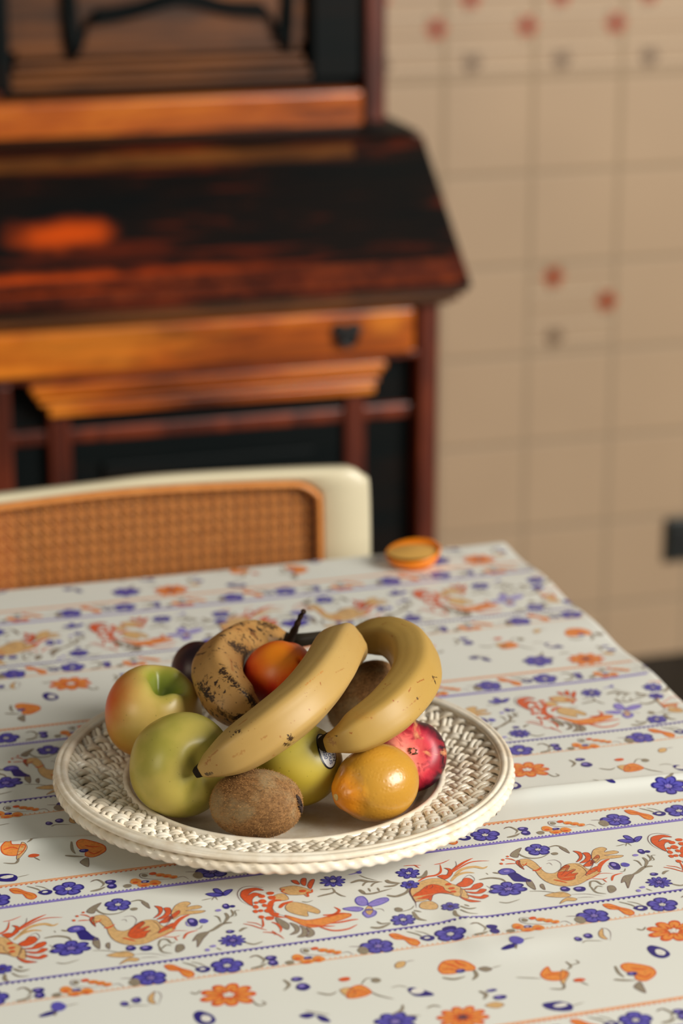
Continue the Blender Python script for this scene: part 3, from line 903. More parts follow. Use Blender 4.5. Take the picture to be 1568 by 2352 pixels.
# ------------------------------------------------------------------ plate
PC = Vector((.416, 1.56, 0)); PZ = .7512
def glaze(name, a, b, c_, sc=70, lo=.38, hi=.62, sp=.0):
    nt = NT(name); f = nt.noise(sc, det=4, rough=.6)
    c = nt.mix(nt.mask(f, lo, hi), a, b)
    c = nt.mix(nt.math('MULTIPLY', nt.mask(nt.noise(24, det=4, rough=.6), .54, .70), .45), c, srgb(188, 158, 122))
    ch = nt.mask(nt.voro(75), .045, .02)           # little chips and pits
    gate = nt.mask(nt.noise(28), .55, .62); ch = nt.math('MULTIPLY', ch, gate)
    c = nt.mix(ch, c, c_)
    nt.bump(nt.noise(120, det=2), .12, .0006)
    return nt.fin(c, .22, .5, .35, .08)
GL = glaze('cream_glaze', srgb(230, 221, 204), srgb(219, 206, 184), srgb(140, 84, 54))
def plate():
    t = thing('ceramic_plate', 'round cream ceramic plate with open basketweave border and rope rim holding fruit', 'plate', (PC.x, PC.y, PZ))
    def rev(prof, n=180, name='', mat=None, disp=None, cl=False):
        V, F = [], []; k = len(prof)
        for i in range(n):
            a = 2*math.pi*i/n; ca, sa = math.cos(a), math.sin(a)
            for j, (r_, z) in enumerate(prof):
                if disp: r_, z = disp(a, j, r_, z)
                V.append((PC.x+r_*ca, PC.y+r_*sa, PZ+z))
        for i in range(n):
            for j in range(k if cl else k-1):
                a0, a1 = i*k+j, ((i+1) % n)*k+j; b0, b1 = i*k+(j+1) % k, ((i+1) % n)*k+(j+1) % k
                F.append((a0, a1, b1, b0))
        return mesh(name, V, F, mat, t)
    # well with foot, closed solid
    rev([(0, .0050), (.06, .0050), (.098, .0058), (.106, .009), (.1105, .0165), (.1135, .0200), (.1165, .0195), (.1175, .015), (.1150, .006), (.108, .0), (.100, .0), (.096, .0015), (0, .0015)], name='well', mat=GL)
    # grooved rim band
    c = (.1606, .0280)
    prof = []
    for j in range(32):
        a = 2*math.pi*j/32; rr = .0048*(1-.42*max(0, math.cos(a-math.radians(80)))**26)
        prof.append((c[0]+rr*1.05*math.cos(a), c[1]+rr*.62*math.sin(a)))
    rev(prof, 240, 'rim', GL, cl=True)
    # twisted rope under the rim edge
    def rope(a, j, r_, z):
        an = 2*math.pi*j/14; tw = .5+.5*math.cos(104*a + an*1.8); rr = .0042*(.82+.26*tw)
        return (.1630 + rr*math.cos(an)*.9, .0215 + rr*math.sin(an)*.95)
    rev([(0, 0)]*14, 768, 'rope_edge', GL, rope, cl=True)
    # openwork basketweave: two families of paired strands spiralling opposite ways, over and under each other
    NS = 60; r0, r1 = .1140, .1600; rs = .1190
    def zb(r_):
        t = (r_-.1165)/.041; return .0150 + .0080*t + .0014*t*t
    for fam in (1, -1):
        V, F = [], []; N = 60
        for i in range(NS):
            for sd in (-1, 1):
                pts = []
                for j in range(N+1):
                    rr = r0 + (r1-r0)*j/N; ph = math.log(rr/rs); m = ph*NS/math.pi
                    th = 2*math.pi*i/NS + fam*ph
                    c_ = math.cos(math.pi*m); lift = .00225*math.copysign(abs(c_)**.8, c_)*fam
                    rad = Vector((math.cos(th), math.sin(th), 0)); tan = Vector((-rad.y, rad.x, 0))
                    side = (tan - rad*fam).normalized()
                    jit = 1+.10*noise.noise(Vector((i*1.7, j*.13, fam*5+sd)))
                    p = Vector((PC.x, PC.y, PZ+zb(rr)+lift)) + rad*rr + side*(.00205*sd*jit)
                    pts.append(p)
                tube(V, F, pts, .00215, 8, sq=.92)
        mesh('woven_strands', V, F, GL, t)
plate()

# ------------------------------------------------------------------ fruit helpers
def lathe_obj(name, prof, n, mat, parent, cen, axis, twist=0, disp=None, scale=(1, 1, 1)):
    """prof: list of (radius, height) from top pole to bottom pole; axis = world direction of the top"""
    V, F = [], []; k = len(prof)
    q = Vector(axis).normalized().to_track_quat('Z', 'Y').to_matrix() @ Matrix.Rotation(twist, 3, 'Z')
    V.append(Vector((0, 0, prof[0][1])))
    for r_, z in prof[1:-1]:
        for i in range(n):
            a = 2*math.pi*i/n; p = Vector((r_*math.cos(a)*scale[0], r_*math.sin(a)*scale[1], z*scale[2]))
            if disp: p = disp(p, a)
            V.append(p)
    V.append(Vector((0, 0, prof[-1][1])))
    for i in range(n): F.append((0, 1+i, 1+(i+1) % n))
    for j in range(k-3):
        for i in range(n):
            a, b = 1+j*n+i, 1+j*n+(i+1) % n; F.append((a, a+n, b+n, b))
    last = len(V)-1; o0 = 1+(k-3)*n
    for i in range(n): F.append((o0+i, last, o0+(i+1) % n))
    me = bpy.data.meshes.new(name); me.from_pydata([tuple(v) for v in V], [], F); me.update()
    me.materials.append(mat)
    for p in me.polygons: p.use_smooth = True
    o = bpy.data.objects.new(name, me); C.objects.link(o)
    mw = Matrix.Translation(Vector(cen)) @ q.to_4x4()
    if parent:
        o.parent = parent; o.matrix_local = Matrix.Translation(-parent.location) @ mw
    else: o.matrix_world = mw
    return o, mw
def hit(mw, o, x, y):            # where the sight line of a picture point meets the object, in its own space
    me = o.data; tree = BVHTree.FromPolygons([v.co for v in me.vertices], [tuple(p.vertices) for p in me.polygons])
    inv = mw.inverted(); d = (inv.to_3x3() @ ray(x, y)).normalized(); p, n_, i, _ = tree.ray_cast(inv @ CAMP, d)
    return p, n_

def apple_prof(rad, cav=.22, h=.86, n=40, base=.12, cw=.40):
    pr = []
    for i in range(n+1):
        t = math.pi*i/n      # 0 = stem end
        s = math.sin(t); c = math.cos(t)
        r_ = rad*(s**.92 if s > 0 else 0)*(1 + .05*c)
        z = rad*h*c
        z -= rad*cav*math.exp(-(t/cw)**2)*1.25
        z += rad*base*math.exp(-((math.pi-t)/.36)**2)*1.2
        pr.append((max(r_, 0), z))
    pr[0] = (0, pr[0][1]); pr[-1] = (0, pr[-1][1])
    return pr
def apple_mat(name, warm, green, pale, blush=None, blush_rad=.03, cav_col=None, rad=.036, marks=()):
    nt = NT(name)
    sep = nt.n('ShaderNodeSeparateXYZ'); nt.l(nt.obj(), sep.inputs[0])
    n1 = nt.noise(38, det=3)
    c = nt.mix(nt.mask(n1, .35, .68), pale, green)
    lo = nt.mask(sep.outputs[2], .2*rad, -.75*rad); c = nt.mix(lo, c, warm)
    if cav_col:
        d = dist_to(nt, (0, 0, rad*.72)); c = nt.mix(nt.mask(d, rad*.80, rad*.25), c, cav_col)
        c = nt.mix(nt.mask(d, rad*.24, rad*.07), c, srgb(92, 66, 24))
    if blush:
        d = dist_to(nt, blush); dn = nt.math('MULTIPLY_ADD', nt.noise(60, det=4, rough=.7), -.010, d)
        c = nt.mix(nt.mask(dn, blush_rad, -.003), c, srgb(206, 82, 14))
    vo = nt.voro(230); sp = nt.mask(vo, .14, .09); gate = nt.mask(nt.noise(95), .50, .56)
    sp = nt.math('MULTIPLY', nt.math('MULTIPLY', sp, gate), .55)
    c = nt.mix(sp, c, srgb(120, 112, 40))
    nt.bump(nt.noise(55, det=2), .10, .001)
    return nt.fin(c, .36, .42, .05, .2, sss=.08, ssr=(1, .8, .3), sscale=.005)
def lobes(am, bot=True):
    def f(p, a):
        k = 1 + am*math.cos(5*a)*(.25 + .75*max(0, -p.z/.03)) + am*.8*math.cos(2*a+1)
        rr = math.hypot(p.x, p.y); top = math.exp(-((rr-.014)/.008)**2) if p.z > 0 else 0
        return Vector((p.x*k, p.y*k, p.z + top*am*(.05*math.cos(3*a+.5)+.035*math.cos(5*a))))
    return f
def cdir(r_, u, f): return (RGT*r_ + UPV*u - FWD*f)      # direction given as seen: right, up, towards the viewer

def apple(label, cen, rad, axis, mat, twist, cav, h=.86, base=.12, stem=False, am=.018, cw=.40):
    t = thing('golden_apple', label, 'apple', (cen[0], cen[1], cen[2]-rad*.8), 'apples on the plate')
    pr = apple_prof(rad, cav, h, base=base, cw=cw)
    o, mw = lathe_obj('skin', pr, 64, mat, t, cen, axis, twist, lobes(am))
    if stem:
        V, F = [], []; z0 = pr[0][1]
        tube(V, F, catmull([(0, 0, z0-.001), (.0006, 0, z0+.004), (.002, .0006, z0+.009)], 4), [.0011]*8+[.0016], 8)
        s = mesh('stem', [mw @ v for v in V], F, flat('brown_stem', srgb(84, 56, 24), .7), t)
    return t, o, mw
A1 = at(350, 1638, .8030); r1 = .0355
ax1 = cdir(.36, .80, .46)
# the blush sits on the left shoulder; turned into the apple's own space below
def own(cen, axis, twist, world):
    q = Vector(axis).normalized().to_track_quat('Z', 'Y').to_matrix() @ Matrix.Rotation(twist, 3, 'Z')
    return tuple((Matrix.Translation(Vector(cen)) @ q.to_4x4()).inverted() @ world)
bl1 = own(A1, ax1, .3, A1 + (cdir(-.86, .34, .42).normalized()*r1))
a1 = apple('yellow green apple with orange blush, furthest left and upright at the back of the plate', A1, r1, ax1,
           apple_mat('golden_apple_skin', srgb(199, 138, 44), srgb(189, 164, 76), srgb(205, 175, 97), bl1, .030, srgb(126, 136, 40), r1), .3, .42, h=.98, am=.03, cw=.30)
A2 = Vector((.3334, 1.5334, .7976)); r2 = .0370
a2 = apple('large plain green-yellow apple at the front left under the banana tip', A2, r2, cdir(.52, -.16, .80),
           apple_mat('green_apple_skin', srgb(175, 146, 51), srgb(161, 152, 64), srgb(183, 166, 80), None, rad=r2), 1.1, .14, h=.92, base=.08)
A3 = Vector((.4128, 1.5262, .7930)); r3 = .0357
a3 = apple('bright yellow apple with oval sticker between the kiwi and the lemon', A3, r3, cdir(.35, .75, -.35),
           apple_mat('yellow_apple_skin', srgb(186, 163, 47), srgb(183, 168, 66), srgb(199, 183, 90), None, rad=r3), .5, .22)

# ---- sticker on the middle apple
def sticker():
    o, mw = a3[1], a3[2]
    me = o.data; tree = BVHTree.FromPolygons([mw @ v.co for v in me.vertices], [tuple(p.vertices) for p in me.polygons])
    d = ray(752, 1724); p0, n0, _, _ = tree.ray_cast(CAMP, d)
    if p0 is None: d = ray(738, 1730); p0, n0, _, _ = tree.ray_cast(CAMP, d)
    if p0 is None: return
    n0 = ((p0 - A3).normalized()*.6 + n0*.4).normalized()
    dn = (UPV*-1 + RGT*.22); dn = (dn - n0*dn.dot(n0)).normalized()      # reading direction runs down the apple
    rt = n0.cross(dn).normalized()
    if rt.dot(RGT) < 0: rt = -rt
    def on(a, b, h):         # a along reading direction, b towards line tops
        q = p0 + dn*a + rt*b; s = q + n0*.02; loc, nn, _, _ = tree.ray_cast(s, -n0)
        if loc is None: loc, nn = q - n0*.003, n0
        return loc + n0*h
    t = thing('fruit_sticker', 'small oval white sticker with black border and fruit name on the yellow middle apple', 'sticker', p0)
    def oval(rx, ry, h, nm, mat):
        V, F = [on(0, 0, h)], []; K, N = 6, 40
        for k in range(1, K+1):
            for i in range(N):
                a = 2*math.pi*i/N; V.append(on(rx*k/K*math.cos(a), ry*k/K*math.sin(a), h))
        for i in range(N): F.append((0, 1+i, 1+(i+1) % N))
        for k in range(K-1):
            for i in range(N): F.append((1+k*N+i, 1+(k+1)*N+i, 1+(k+1)*N+(i+1) % N, 1+k*N+(i+1) % N))
        ob = mesh(nm, V, F, mat, t)
        return ob
    black = flat('sticker_black', srgb(22, 24, 34), .35); white = flat('sticker_white', srgb(232, 232, 230), .35, nz=.01)
    blue = flat('sticker_blue', srgb(40, 56, 120), .35)
    oval(.0130, .0082, .00030, 'sticker_border', black); oval(.0119, .0071, .00042, 'sticker_face', white)
    def text(s, size, a0, b0, mat):
        cu = bpy.data.curves.new('t', 'FONT'); cu.body = s; cu.size = size; cu.align_x = 'CENTER'; cu.align_y = 'CENTER'; cu.resolution_u = 3; cu.offset = size*.012
        ob = bpy.data.objects.new('t', cu); C.objects.link(ob); dg = bpy.context.evaluated_depsgraph_get()
        m2 = bpy.data.meshes.new_from_object(ob.evaluated_get(dg)); bpy.data.objects.remove(ob)
        V = [on(a0 + v.co.x, b0 + v.co.y, .00056) for v in m2.vertices]; F = [tuple(p.vertices) for p in m2.polygons]
        mesh('lettering', V, F, mat, t)
    text('GOLDEN', .0042, 0, .0038, black); text('DELICIOUS', .0040, 0, .0001, blue); text('#4020', .0042, 0, -.0038, blue)
sticker()

# ---- kiwis
def kiwi(label, cen, axis, ra, rl, twist=0, hairs=9000, scar=True):
    t = thing('kiwi_fruit', label, 'kiwi', (cen[0], cen[1], cen[2]-ra), 'kiwis on the plate')
    n = 40; pr = []
    for i in range(n+1):
        a = math.pi*i/n; s = max(0, math.sin(a)); c = math.cos(a)
        pr.append((ra*s**.86, rl*math.copysign(abs(c)**.94, c) - (ra*.07*math.exp(-(a/.16)**2))))
    pr[0] = (0, pr[0][1]); pr[-1] = (0, pr[-1][1])
    nt = NT('kiwi_skin'); v = nt.mapped((1, 1, .5))
    f = nt.noise(620, v, 5, .7, .5); g = nt.noise(34, det=4, rough=.6)
    c = nt.mix(nt.mask(f, .30, .70), srgb(92, 62, 32), srgb(150, 110, 68))
    c = nt.mix(nt.math('MULTIPLY', nt.mask(g, .48, .66), .6), c, srgb(150, 132, 98))
    c = nt.mix(nt.math('MULTIPLY', nt.mask(g, .45, .32), .35), c, srgb(72, 46, 24))
    nt.bump(f, .6, .0006); m = nt.fin(c, .75, .25)
    def wob(p, a):
        k = 1+.025*noise.noise(p*45)+.02*math.cos(2*a); return Vector((p.x*k, p.y*k, p.z))
    o, mw = lathe_obj('skin', pr, 56, m, t, cen, axis, twist, wob)
    # fuzz
    V, F = [], []; rnd = random.Random(3); me = o.data; vs_ = me.vertices; ps = me.polygons
    hm = NT('kiwi_fuzz'); hm = hm.fin(srgb(176, 130, 76), .8, .2)
    for i in range(hairs):
        p = ps[rnd.randrange(len(ps))]; ids = p.vertices; a, b, c_ = (vs_[k].co for k in ids[:3])
        u, w_ = rnd.random(), rnd.random()
        if u+w_ > 1: u, w_ = 1-u, 1-w_
        q = a + (b-a)*u + (c_-a)*w_; nn = p.normal
        dr = (nn*.45 + Vector((rnd.uniform(-.5, .5), rnd.uniform(-.5, .5), rnd.uniform(-.9, .4)))).normalized()
        L = rnd.uniform(.0008, .0018); sd = dr.cross(nn)
        if sd.length < 1e-4: continue
        sd = sd.normalized()*.00009; i0 = len(V)
        V += [mw @ (q-sd), mw @ (q+sd), mw @ (q+dr*L)]; F.append((i0, i0+1, i0+2))
    if V:
        h = mesh('fuzz', V, F, hm, t, False); h['kind'] = 'stuff'
    if scar:
        V, F = [], []; z0 = rl
        for i in range(16):
            a = 2*math.pi*i/16+rnd.uniform(-.1, .1); r0 = ra*.05
            P = [Vector((r0*math.cos(a), r0*math.sin(a)*1.8, z0+.0006)), Vector((ra*.08*math.cos(a), ra*.26*math.sin(a), z0-.0004)), Vector((ra*.12*math.cos(a), ra*.36*math.sin(a), z0-.0016))]
            tube(V, F, P, [.0006, .0008, .0005], 5)
        mesh('stem_scar', [mw @ v for v in V], F, flat('dark_scar', srgb(44, 24, 12), .8), t)
    return t, o, mw
kiwi('brown fuzzy kiwi at the very front of the plate', (.3755, 1.4835, .7838), RGT*.93 + Vector((0, 0, 1))*.02 - FWD*.30, .0238, .0322, .3)
kiwi('brown kiwi at the back showing through the gap between the two yellow bananas', (.4930, 1.6130, .7985), cdir(.55, .55, .35), .0240, .0330, .3, 4000, False)

# ---- lemon
def lemon():
    cen = Vector((.4615, 1.4860, .7868)); ra = .0268
    t = thing('lemon', 'deep yellow lemon at the front right of the plate', 'lemon', (cen.x, cen.y, cen.z-ra))
    axis = cdir(-.80, -.21, .56); n = 44; pr = []
    for i in range(n+1):
        a = math.pi*i/n; s = max(0, math.sin(a)); c = math.cos(a)
        r_ = ra*s**.95; z = ra*1.17*c - .002
        k = math.exp(-(a/.40)**2); z += .0058*k; r_ = r_*(1-.04*k) + .0012*math.exp(-((a-.36)/.16)**2)
        if i < 2: z -= .0008*(2-i)
        k2 = math.exp(-((math.pi-a)/.3)**2); z -= .0035*k2
        pr.append((r_, z*.98))
    pr[0] = (0, pr[0][1]); pr[-1] = (0, pr[-1][1])
    nt = NT('lemon_peel'); vo = nt.voro(330); po = nt.mask(vo, .05, .55)
    c = nt.mix(nt.noise(30, det=2), srgb(186, 138, 48), srgb(179, 128, 36))
    sep = nt.n('ShaderNodeSeparateXYZ'); nt.l(nt.obj(), sep.inputs[0])
    c = nt.mix(nt.mask(sep.outputs[2], ra*.65, ra*1.15), c, srgb(222, 138, 22))
    nt.bump(po, .20, .0005); m = nt.fin(c, .30, .5, .3, .2, sss=.12, ssr=(1, .6, .15), sscale=.006)
    def wob(p, a):
        k = 1 + .012*math.cos(5*a+p.z*60) + .02*noise.noise(p*50)
        if p.z > ra*.75: k *= 1 + .05*math.cos(5*a)
        return Vector((p.x*k, p.y*k, p.z))
    o, mw = lathe_obj('peel', pr, 64, m, t, cen, axis, .4, wob)
    V, F = [], []; z0 = pr[0][1]
    N = 14
    for rr, zz in ((.0024, z0+.0004), (.0024, z0+.0011), (.0017, z0+.0013), (.0009, z0+.0009)):
        for i in range(N): a = 2*math.pi*i/N; V.append(Vector((rr*(1+.08*math.sin(3*a))*math.cos(a), rr*(1+.08*math.sin(3*a))*math.sin(a), zz)))
    for k in range(3):
        for i in range(N): F.append((k*N+i, k*N+(i+1) % N, (k+1)*N+(i+1) % N, (k+1)*N+i))
    F.append(tuple(range(3*N, 4*N)))
    mesh('stem_button', [mw @ v for v in V], F, flat('pale_button', srgb(214, 186, 120), .5), t)
lemon()

# ---- nectarines
def nectarine(label, cen, rad, axis, stops, twist=0, sq=(1, 1, .92), cav=.16, mode='top', remnant=False, blush=None, streak=False):
    t = thing('nectarine', label, 'nectarine', (cen[0], cen[1], cen[2]-rad*.9), 'nectarines on the plate')
    pr = apple_prof(rad, cav, 1.0, 36, .02)
    nt = NT('nectarine_skin')
    f = nt.noise(34, det=5, rough=.6, dist=.6)
    if blush is not None:
        d = dist_to(nt, blush); dd = nt.math('MULTIPLY_ADD', f, rad*.9, d)
        c = nt.ramp(nt.math('DIVIDE', dd, rad*2.6), stops)
    else:
        c = nt.ramp(f, stops)
    if streak:
        sv = nt.noise(1, nt.mapped((95, 95, 22)), 4, .6, .8)
        c = nt.mix(nt.math('MULTIPLY', nt.mask(sv, .50, .64), .75), c, srgb(150, 24, 40))
        sv2 = nt.noise(1, nt.mapped((60, 60, 16), (3, 1, 2)), 4, .6, .6)
        c = nt.mix(nt.math('MULTIPLY', nt.mask(sv2, .56, .70), .7), c, srgb(232, 168, 112))
    vo = nt.voro(260); sp = nt.math('MULTIPLY', nt.mask(vo, .13, .07), nt.mask(nt.noise(70), .55, .6))
    c = nt.mix(nt.math('MULTIPLY', sp, .6), c, srgb(226, 160, 110))
    m = nt.fin(c, .42, .40, .06, .2, sss=.05, ssr=(1, .3, .15), sscale=.004)
    def crease(p, a):
        d = min(abs(a-1.0), 2*math.pi-abs(a-1.0)); k = 1-.055*math.exp(-(d/.16)**2)
        return Vector((p.x*k, p.y*k, p.z))
    o, mw = lathe_obj('skin', pr, 56, m, t, cen, axis, twist, crease, sq)
    if remnant:
        V, F = [], []; z0 = pr[0][1]*sq[2]
        for i in range(7):
            a = i*.9; tube(V, F, [Vector((0, 0, z0+.0002)), Vector((.0022*math.cos(a), .0018*math.sin(a), z0+.0006)), Vector((.0032*math.cos(a+.3*i), .0026*math.sin(a), z0+.0012))], [.0009, .0010, .0004], 5)
        mesh('stem_remnant', [mw @ v for v in V], F, flat('dry_stem', srgb(88, 62, 26), .8), t)
    return t, o, mw
N6 = Vector((.5010, 1.5290, .7855)); ax6 = cdir(.10, .26, .96)
nectarine('pink and crimson nectarine with stem end facing front beside the lemon', N6, .0268, ax6,
          [(.24, srgb(240, 160, 130)), (.40, srgb(232, 104, 98)), (.52, srgb(204, 48, 66)), (.60, srgb(130, 18, 40)), (.66, srgb(44, 8, 22))],
          .2, (1, 1, .88), .14, remnant=True, blush=own(N6, ax6, .2, N6 + cdir(-.35, .05, .93).normalized()*.026), streak=True)
N7 = at(642, 1553, .8270); ax7 = cdir(-.45, -.35, -.6)
nectarine('bright orange and red nectarine on top between the spotted and the middle banana', N7, .0262, ax7,
          [(.28, srgb(240, 134, 14)), (.42, srgb(232, 102, 10)), (.53, srgb(208, 52, 12)), (.64, srgb(160, 16, 14)), (.80, srgb(120, 8, 14))],
          1.0, (1, 1, 1.12), .05, blush=own(N7, ax7, 1.0, N7 + cdir(-.05, .62, .75).normalized()*.026))
N8 = at(472, 1545, .7990)
nectarine('very dark purple red nectarine mostly hidden behind the spotted banana', N8, .0270, cdir(.2, .9, -.3),
          [(.3, srgb(66, 14, 22)), (.5, srgb(44, 10, 18)), (.7, srgb(26, 8, 14))], .5)

# ---- bananas
def banana(label, ctrl, rads, up0, mat, tipc, stem_from, name='banana'):
    """ctrl: world points tip->stem; rads at ctrl; last part (from stem_from) is the stem"""
    loc = ctrl[len(ctrl)//2]; t = thing(name, label, 'banana', (loc.x, loc.y, loc.z-.017), 'bananas on the plate')
    n = 10; P = catmull(ctrl, n); Rr = []
    for i in range(len(P)):
        f = i/n; k = min(int(f), len(rads)-2); g = f-k
        a, b, c, d = rads[max(k-1, 0)], rads[k], rads[k+1], rads[min(k+2, len(rads)-1)]
        Rr.append(max(.0008, .5*((2*b)+(c-a)*g+(2*a-5*b+4*c-d)*g*g+(3*b-a-3*c+d)*g*g*g)))
    K = 40; frames = []; u = None
    for i, p in enumerate(P):
        tg = (P[min(i+1, len(P)-1)] - P[max(i-1, 0)]).normalized()
        if u is None: u = (Vector(up0) - tg*Vector(up0).dot(tg)).normalized()
        else: u = (u - tg*u.dot(tg)).normalized()
        frames.append((p, u.copy(), tg.cross(u).normalized()))
    def sec(i0, i1, nm, m, parent, cap0=True, cap1=True, r_off=0):
        V, F = [], []
        for i in range(i0, i1+1):
            p, a_, b_ = frames[i]; r_ = Rr[i]+r_off
            for j in range(K):
                an = 2*math.pi*j/K
                rg = 1 + .055*math.cos(5*an)+.016*math.cos(10*an)
                rg *= 1 + .012*noise.noise(Vector((an*1.3, i*.12, loc.x*30)))
                V.append(p + a_*(r_*rg*math.cos(an)) + b_*(r_*rg*math.sin(an)))
        m_ = i1-i0+1
        for i in range(m_-1):
            for j in range(K): F.append((i*K+j, i*K+(j+1) % K, (i+1)*K+(j+1) % K, (i+1)*K+j))
        if cap0: F.append(tuple(range(K))[::-1])
        if cap1: F.append(tuple((m_-1)*K+j for j in range(K)))
        return mesh(nm, V, F, m, parent)
    # tip is the first short run
    i_t = tipc; i_s = stem_from*n
    body = sec(i_t, i_s, 'peel', mat, t)
    sec(0, i_t, 'blossom_tip', TIPM, t); sec(i_s, len(P)-1, 'stem', STEMM, t)
    return t, body
TIPM = flat('black_tip', srgb(34, 22, 12), .8, .2, nz=.3); STEMM = flat('dark_banana_stem', srgb(46, 36, 20), .7, .25, nz=.35)
def banana_mat(name, base, base2, marks=(), spots=.3, old=False, greenish=None):
    nt = NT(name)
    c = nt.mix(nt.noise(22, det=3), base, base2)
    # faint freckles
    vo = nt.voro(360); sp = nt.math('MULTIPLY', nt.mask(vo, .16, .08), nt.mask(nt.noise(48, det=3), .52, .60))
    c = nt.mix(nt.math('MULTIPLY', sp, .75), c, srgb(126, 74, 20))
    blot = nt.mask(nt.noise(30, det=5, rough=.65), .60, .74); c = nt.mix(nt.math('MULTIPLY', blot, .30), c, srgb(176, 116, 40))
    dn = nt.n('ShaderNodeTexNoise'); nt.l(nt.obj(), dn.inputs['Vector']); dn.inputs['Scale'].default_value = 620; dn.inputs['Detail'].default_value = 4
    if old:
        a = nt.mask(nt.noise(1, nt.mapped((150, 150, 150)), 5, .7, .4), .545, .60)
        g = nt.mask(nt.noise(42, det=3), .44, .54); s1 = nt.math('MULTIPLY', a, g)
        v2 = nt.voro(230, nt.mapped((1, .6, .8), (.02, 0, 0), (.4, .3, .9))); s2 = nt.math('MULTIPLY', nt.mask(v2, .27, .15), nt.mask(nt.noise(75, det=4, rough=.7), .48, .54))
        c = nt.mix(nt.math('MULTIPLY', nt.mask(nt.noise(26, det=4), .5, .66), .5), c, srgb(150, 96, 44))
        c = nt.mix(nt.math('MAXIMUM', s1, s2), c, srgb(44, 24, 12))
    for (p0, p1, r_, strength, col) in marks:      # a scar running from p0 to p1
        A, B = Vector(p0), Vector(p1); L = (B-A); ln_ = max(L.length, 1e-5); dr = L/ln_
        sub = nt.n('ShaderNodeVectorMath', operation='SUBTRACT'); nt.l(nt.obj(), sub.inputs[0]); sub.inputs[1].default_value = A
        dt = nt.n('ShaderNodeVectorMath', operation='DOT_PRODUCT'); nt.l(sub.outputs[0], dt.inputs[0]); dt.inputs[1].default_value = dr
        cl = nt.n('ShaderNodeClamp'); nt.l(dt.outputs['Value'], cl.inputs[0]); cl.inputs[2].default_value = ln_
        sc = nt.n('ShaderNodeVectorMath', operation='SCALE'); sc.inputs[0].default_value = dr; nt.l(cl.outputs[0], sc.inputs['Scale'])
        d2 = nt.n('ShaderNodeVectorMath', operation='DISTANCE'); nt.l(sub.outputs[0], d2.inputs[0]); nt.l(sc.outputs[0], d2.inputs[1])
        dd = nt.math('MULTIPLY_ADD', dn.outputs['Fac'], r_*4.5, d2.outputs['Value'])
        mk = nt.mask(dd, r_*3.35, r_*2.5)
        c = nt.mix(nt.math('MULTIPLY', mk, strength), c, col)
    nt.bump(nt.noise(70, det=3), .15, .0008)
    return nt.fin(c, .46, .35, .0, .2, sss=.08, ssr=(1, .7, .2), sscale=.005)
def ctrl(L): return [at(x, y, z) for x, y, z in L]
DKB = srgb(40, 20, 10); BR = srgb(140, 76, 24)
# read the scars off the photograph: build once without marks, find where the sight lines meet the peel
def scars(body, L):
    me = body.data; tree = BVHTree.FromPolygons([v.co for v in me.vertices], [tuple(p.vertices) for p in me.polygons]); out = []
    off = body.parent.location
    for (x0, y0, x1, y1, r_, s, col) in L:
        a = tree.ray_cast(CAMP, ray(x0, y0))[0]; b = tree.ray_cast(CAMP, ray(x1, y1))[0]
        if a is None or b is None: continue
        out.append((a, b, r_, s, col))
    return out
def make_banana(label, cl, rads, up0, tipc, stem_from, base, base2, sl, old=False, mname=''):
    t, body = banana(label, cl, rads, up0, STEMM, tipc, stem_from)
    m = banana_mat(mname, base, base2, scars(body, sl), old=old)
    body.data.materials[0] = m
    return t, body
B10 = ctrl([(452, 1775, .806), (464, 1768, .809), (484, 1758, .813), (542, 1726, .824), (628, 1668, .839), (702, 1606, .850), (750, 1546, .855), (784, 1486, .856)])
B10 += [Vector((.4730, 1.5920, .8430)), Vector((.4690, 1.6120, .8320)), Vector((.4560, 1.6250, .8290))]
make_banana('long yellow banana lying across the middle with its tip over the kiwi', B10,
            [.0040, .0052, .0094, .0158, .0180, .0184, .0184, .0172, .0126, .0060, .0045], UPV, 11, 9,
            srgb(175, 144, 85), srgb(166, 131, 70),
            [(664, 1693, 669, 1699, .0022, .97, DKB), (654, 1708, 664, 1711, .0017, .95, DKB), (643, 1692, 656, 1706, .0006, .6, BR), (664, 1712, 674, 1704, .0006, .7, DKB),
             (540, 1680, 542, 1681, .0013, .95, DKB), (549, 1679, 551, 1680, .0014, .95, DKB), (535, 1687, 536, 1688, .0006, .9, DKB), (527, 1680, 528, 1681, .0006, .9, DKB), (530, 1692, 531, 1693, .0005, .9, DKB),
             (550, 1664, 566, 1652, .0011, .6, BR), (600, 1698, 612, 1691, .0009, .45, BR), (536, 1738, 560, 1725, .0010, .40, BR), (628, 1734, 629, 1736, .0012, .7, BR),
             (498, 1757, 499, 1758, .0008, .7, BR), (702, 1573, 742, 1541, .0007, .55, srgb(170, 96, 30)), (735, 1567, 736, 1572, .0006, .9, BR), (747, 1629, 747, 1630, .0006, .8, BR), (710, 1630, 711, 1631, .0006, .8, BR),
             (472, 1778, 486, 1776, .0014, .85, DKB), (470, 1756, 482, 1744, .0010, .6, BR), (480, 1741, 500, 1722, .0008, .5, BR), (676, 1655, 676, 1656, .0006, .7, BR), (668, 1660, 669, 1661, .0005, .7, BR), (770, 1545, 790, 1535, .0005, .4, BR)], mname='yellow_banana_peel')
B11 = ctrl([(744, 1704, .8175), (752, 1706, .8185), (775, 1702, .8215), (822, 1682, .8275), (900, 1630, .8370), (950, 1562, .8430), (946, 1500, .8470), (906, 1468, .8490), (860, 1464, .8460), (815, 1472, .8400), (775, 1474, .8340), (750, 1470, .8300)])
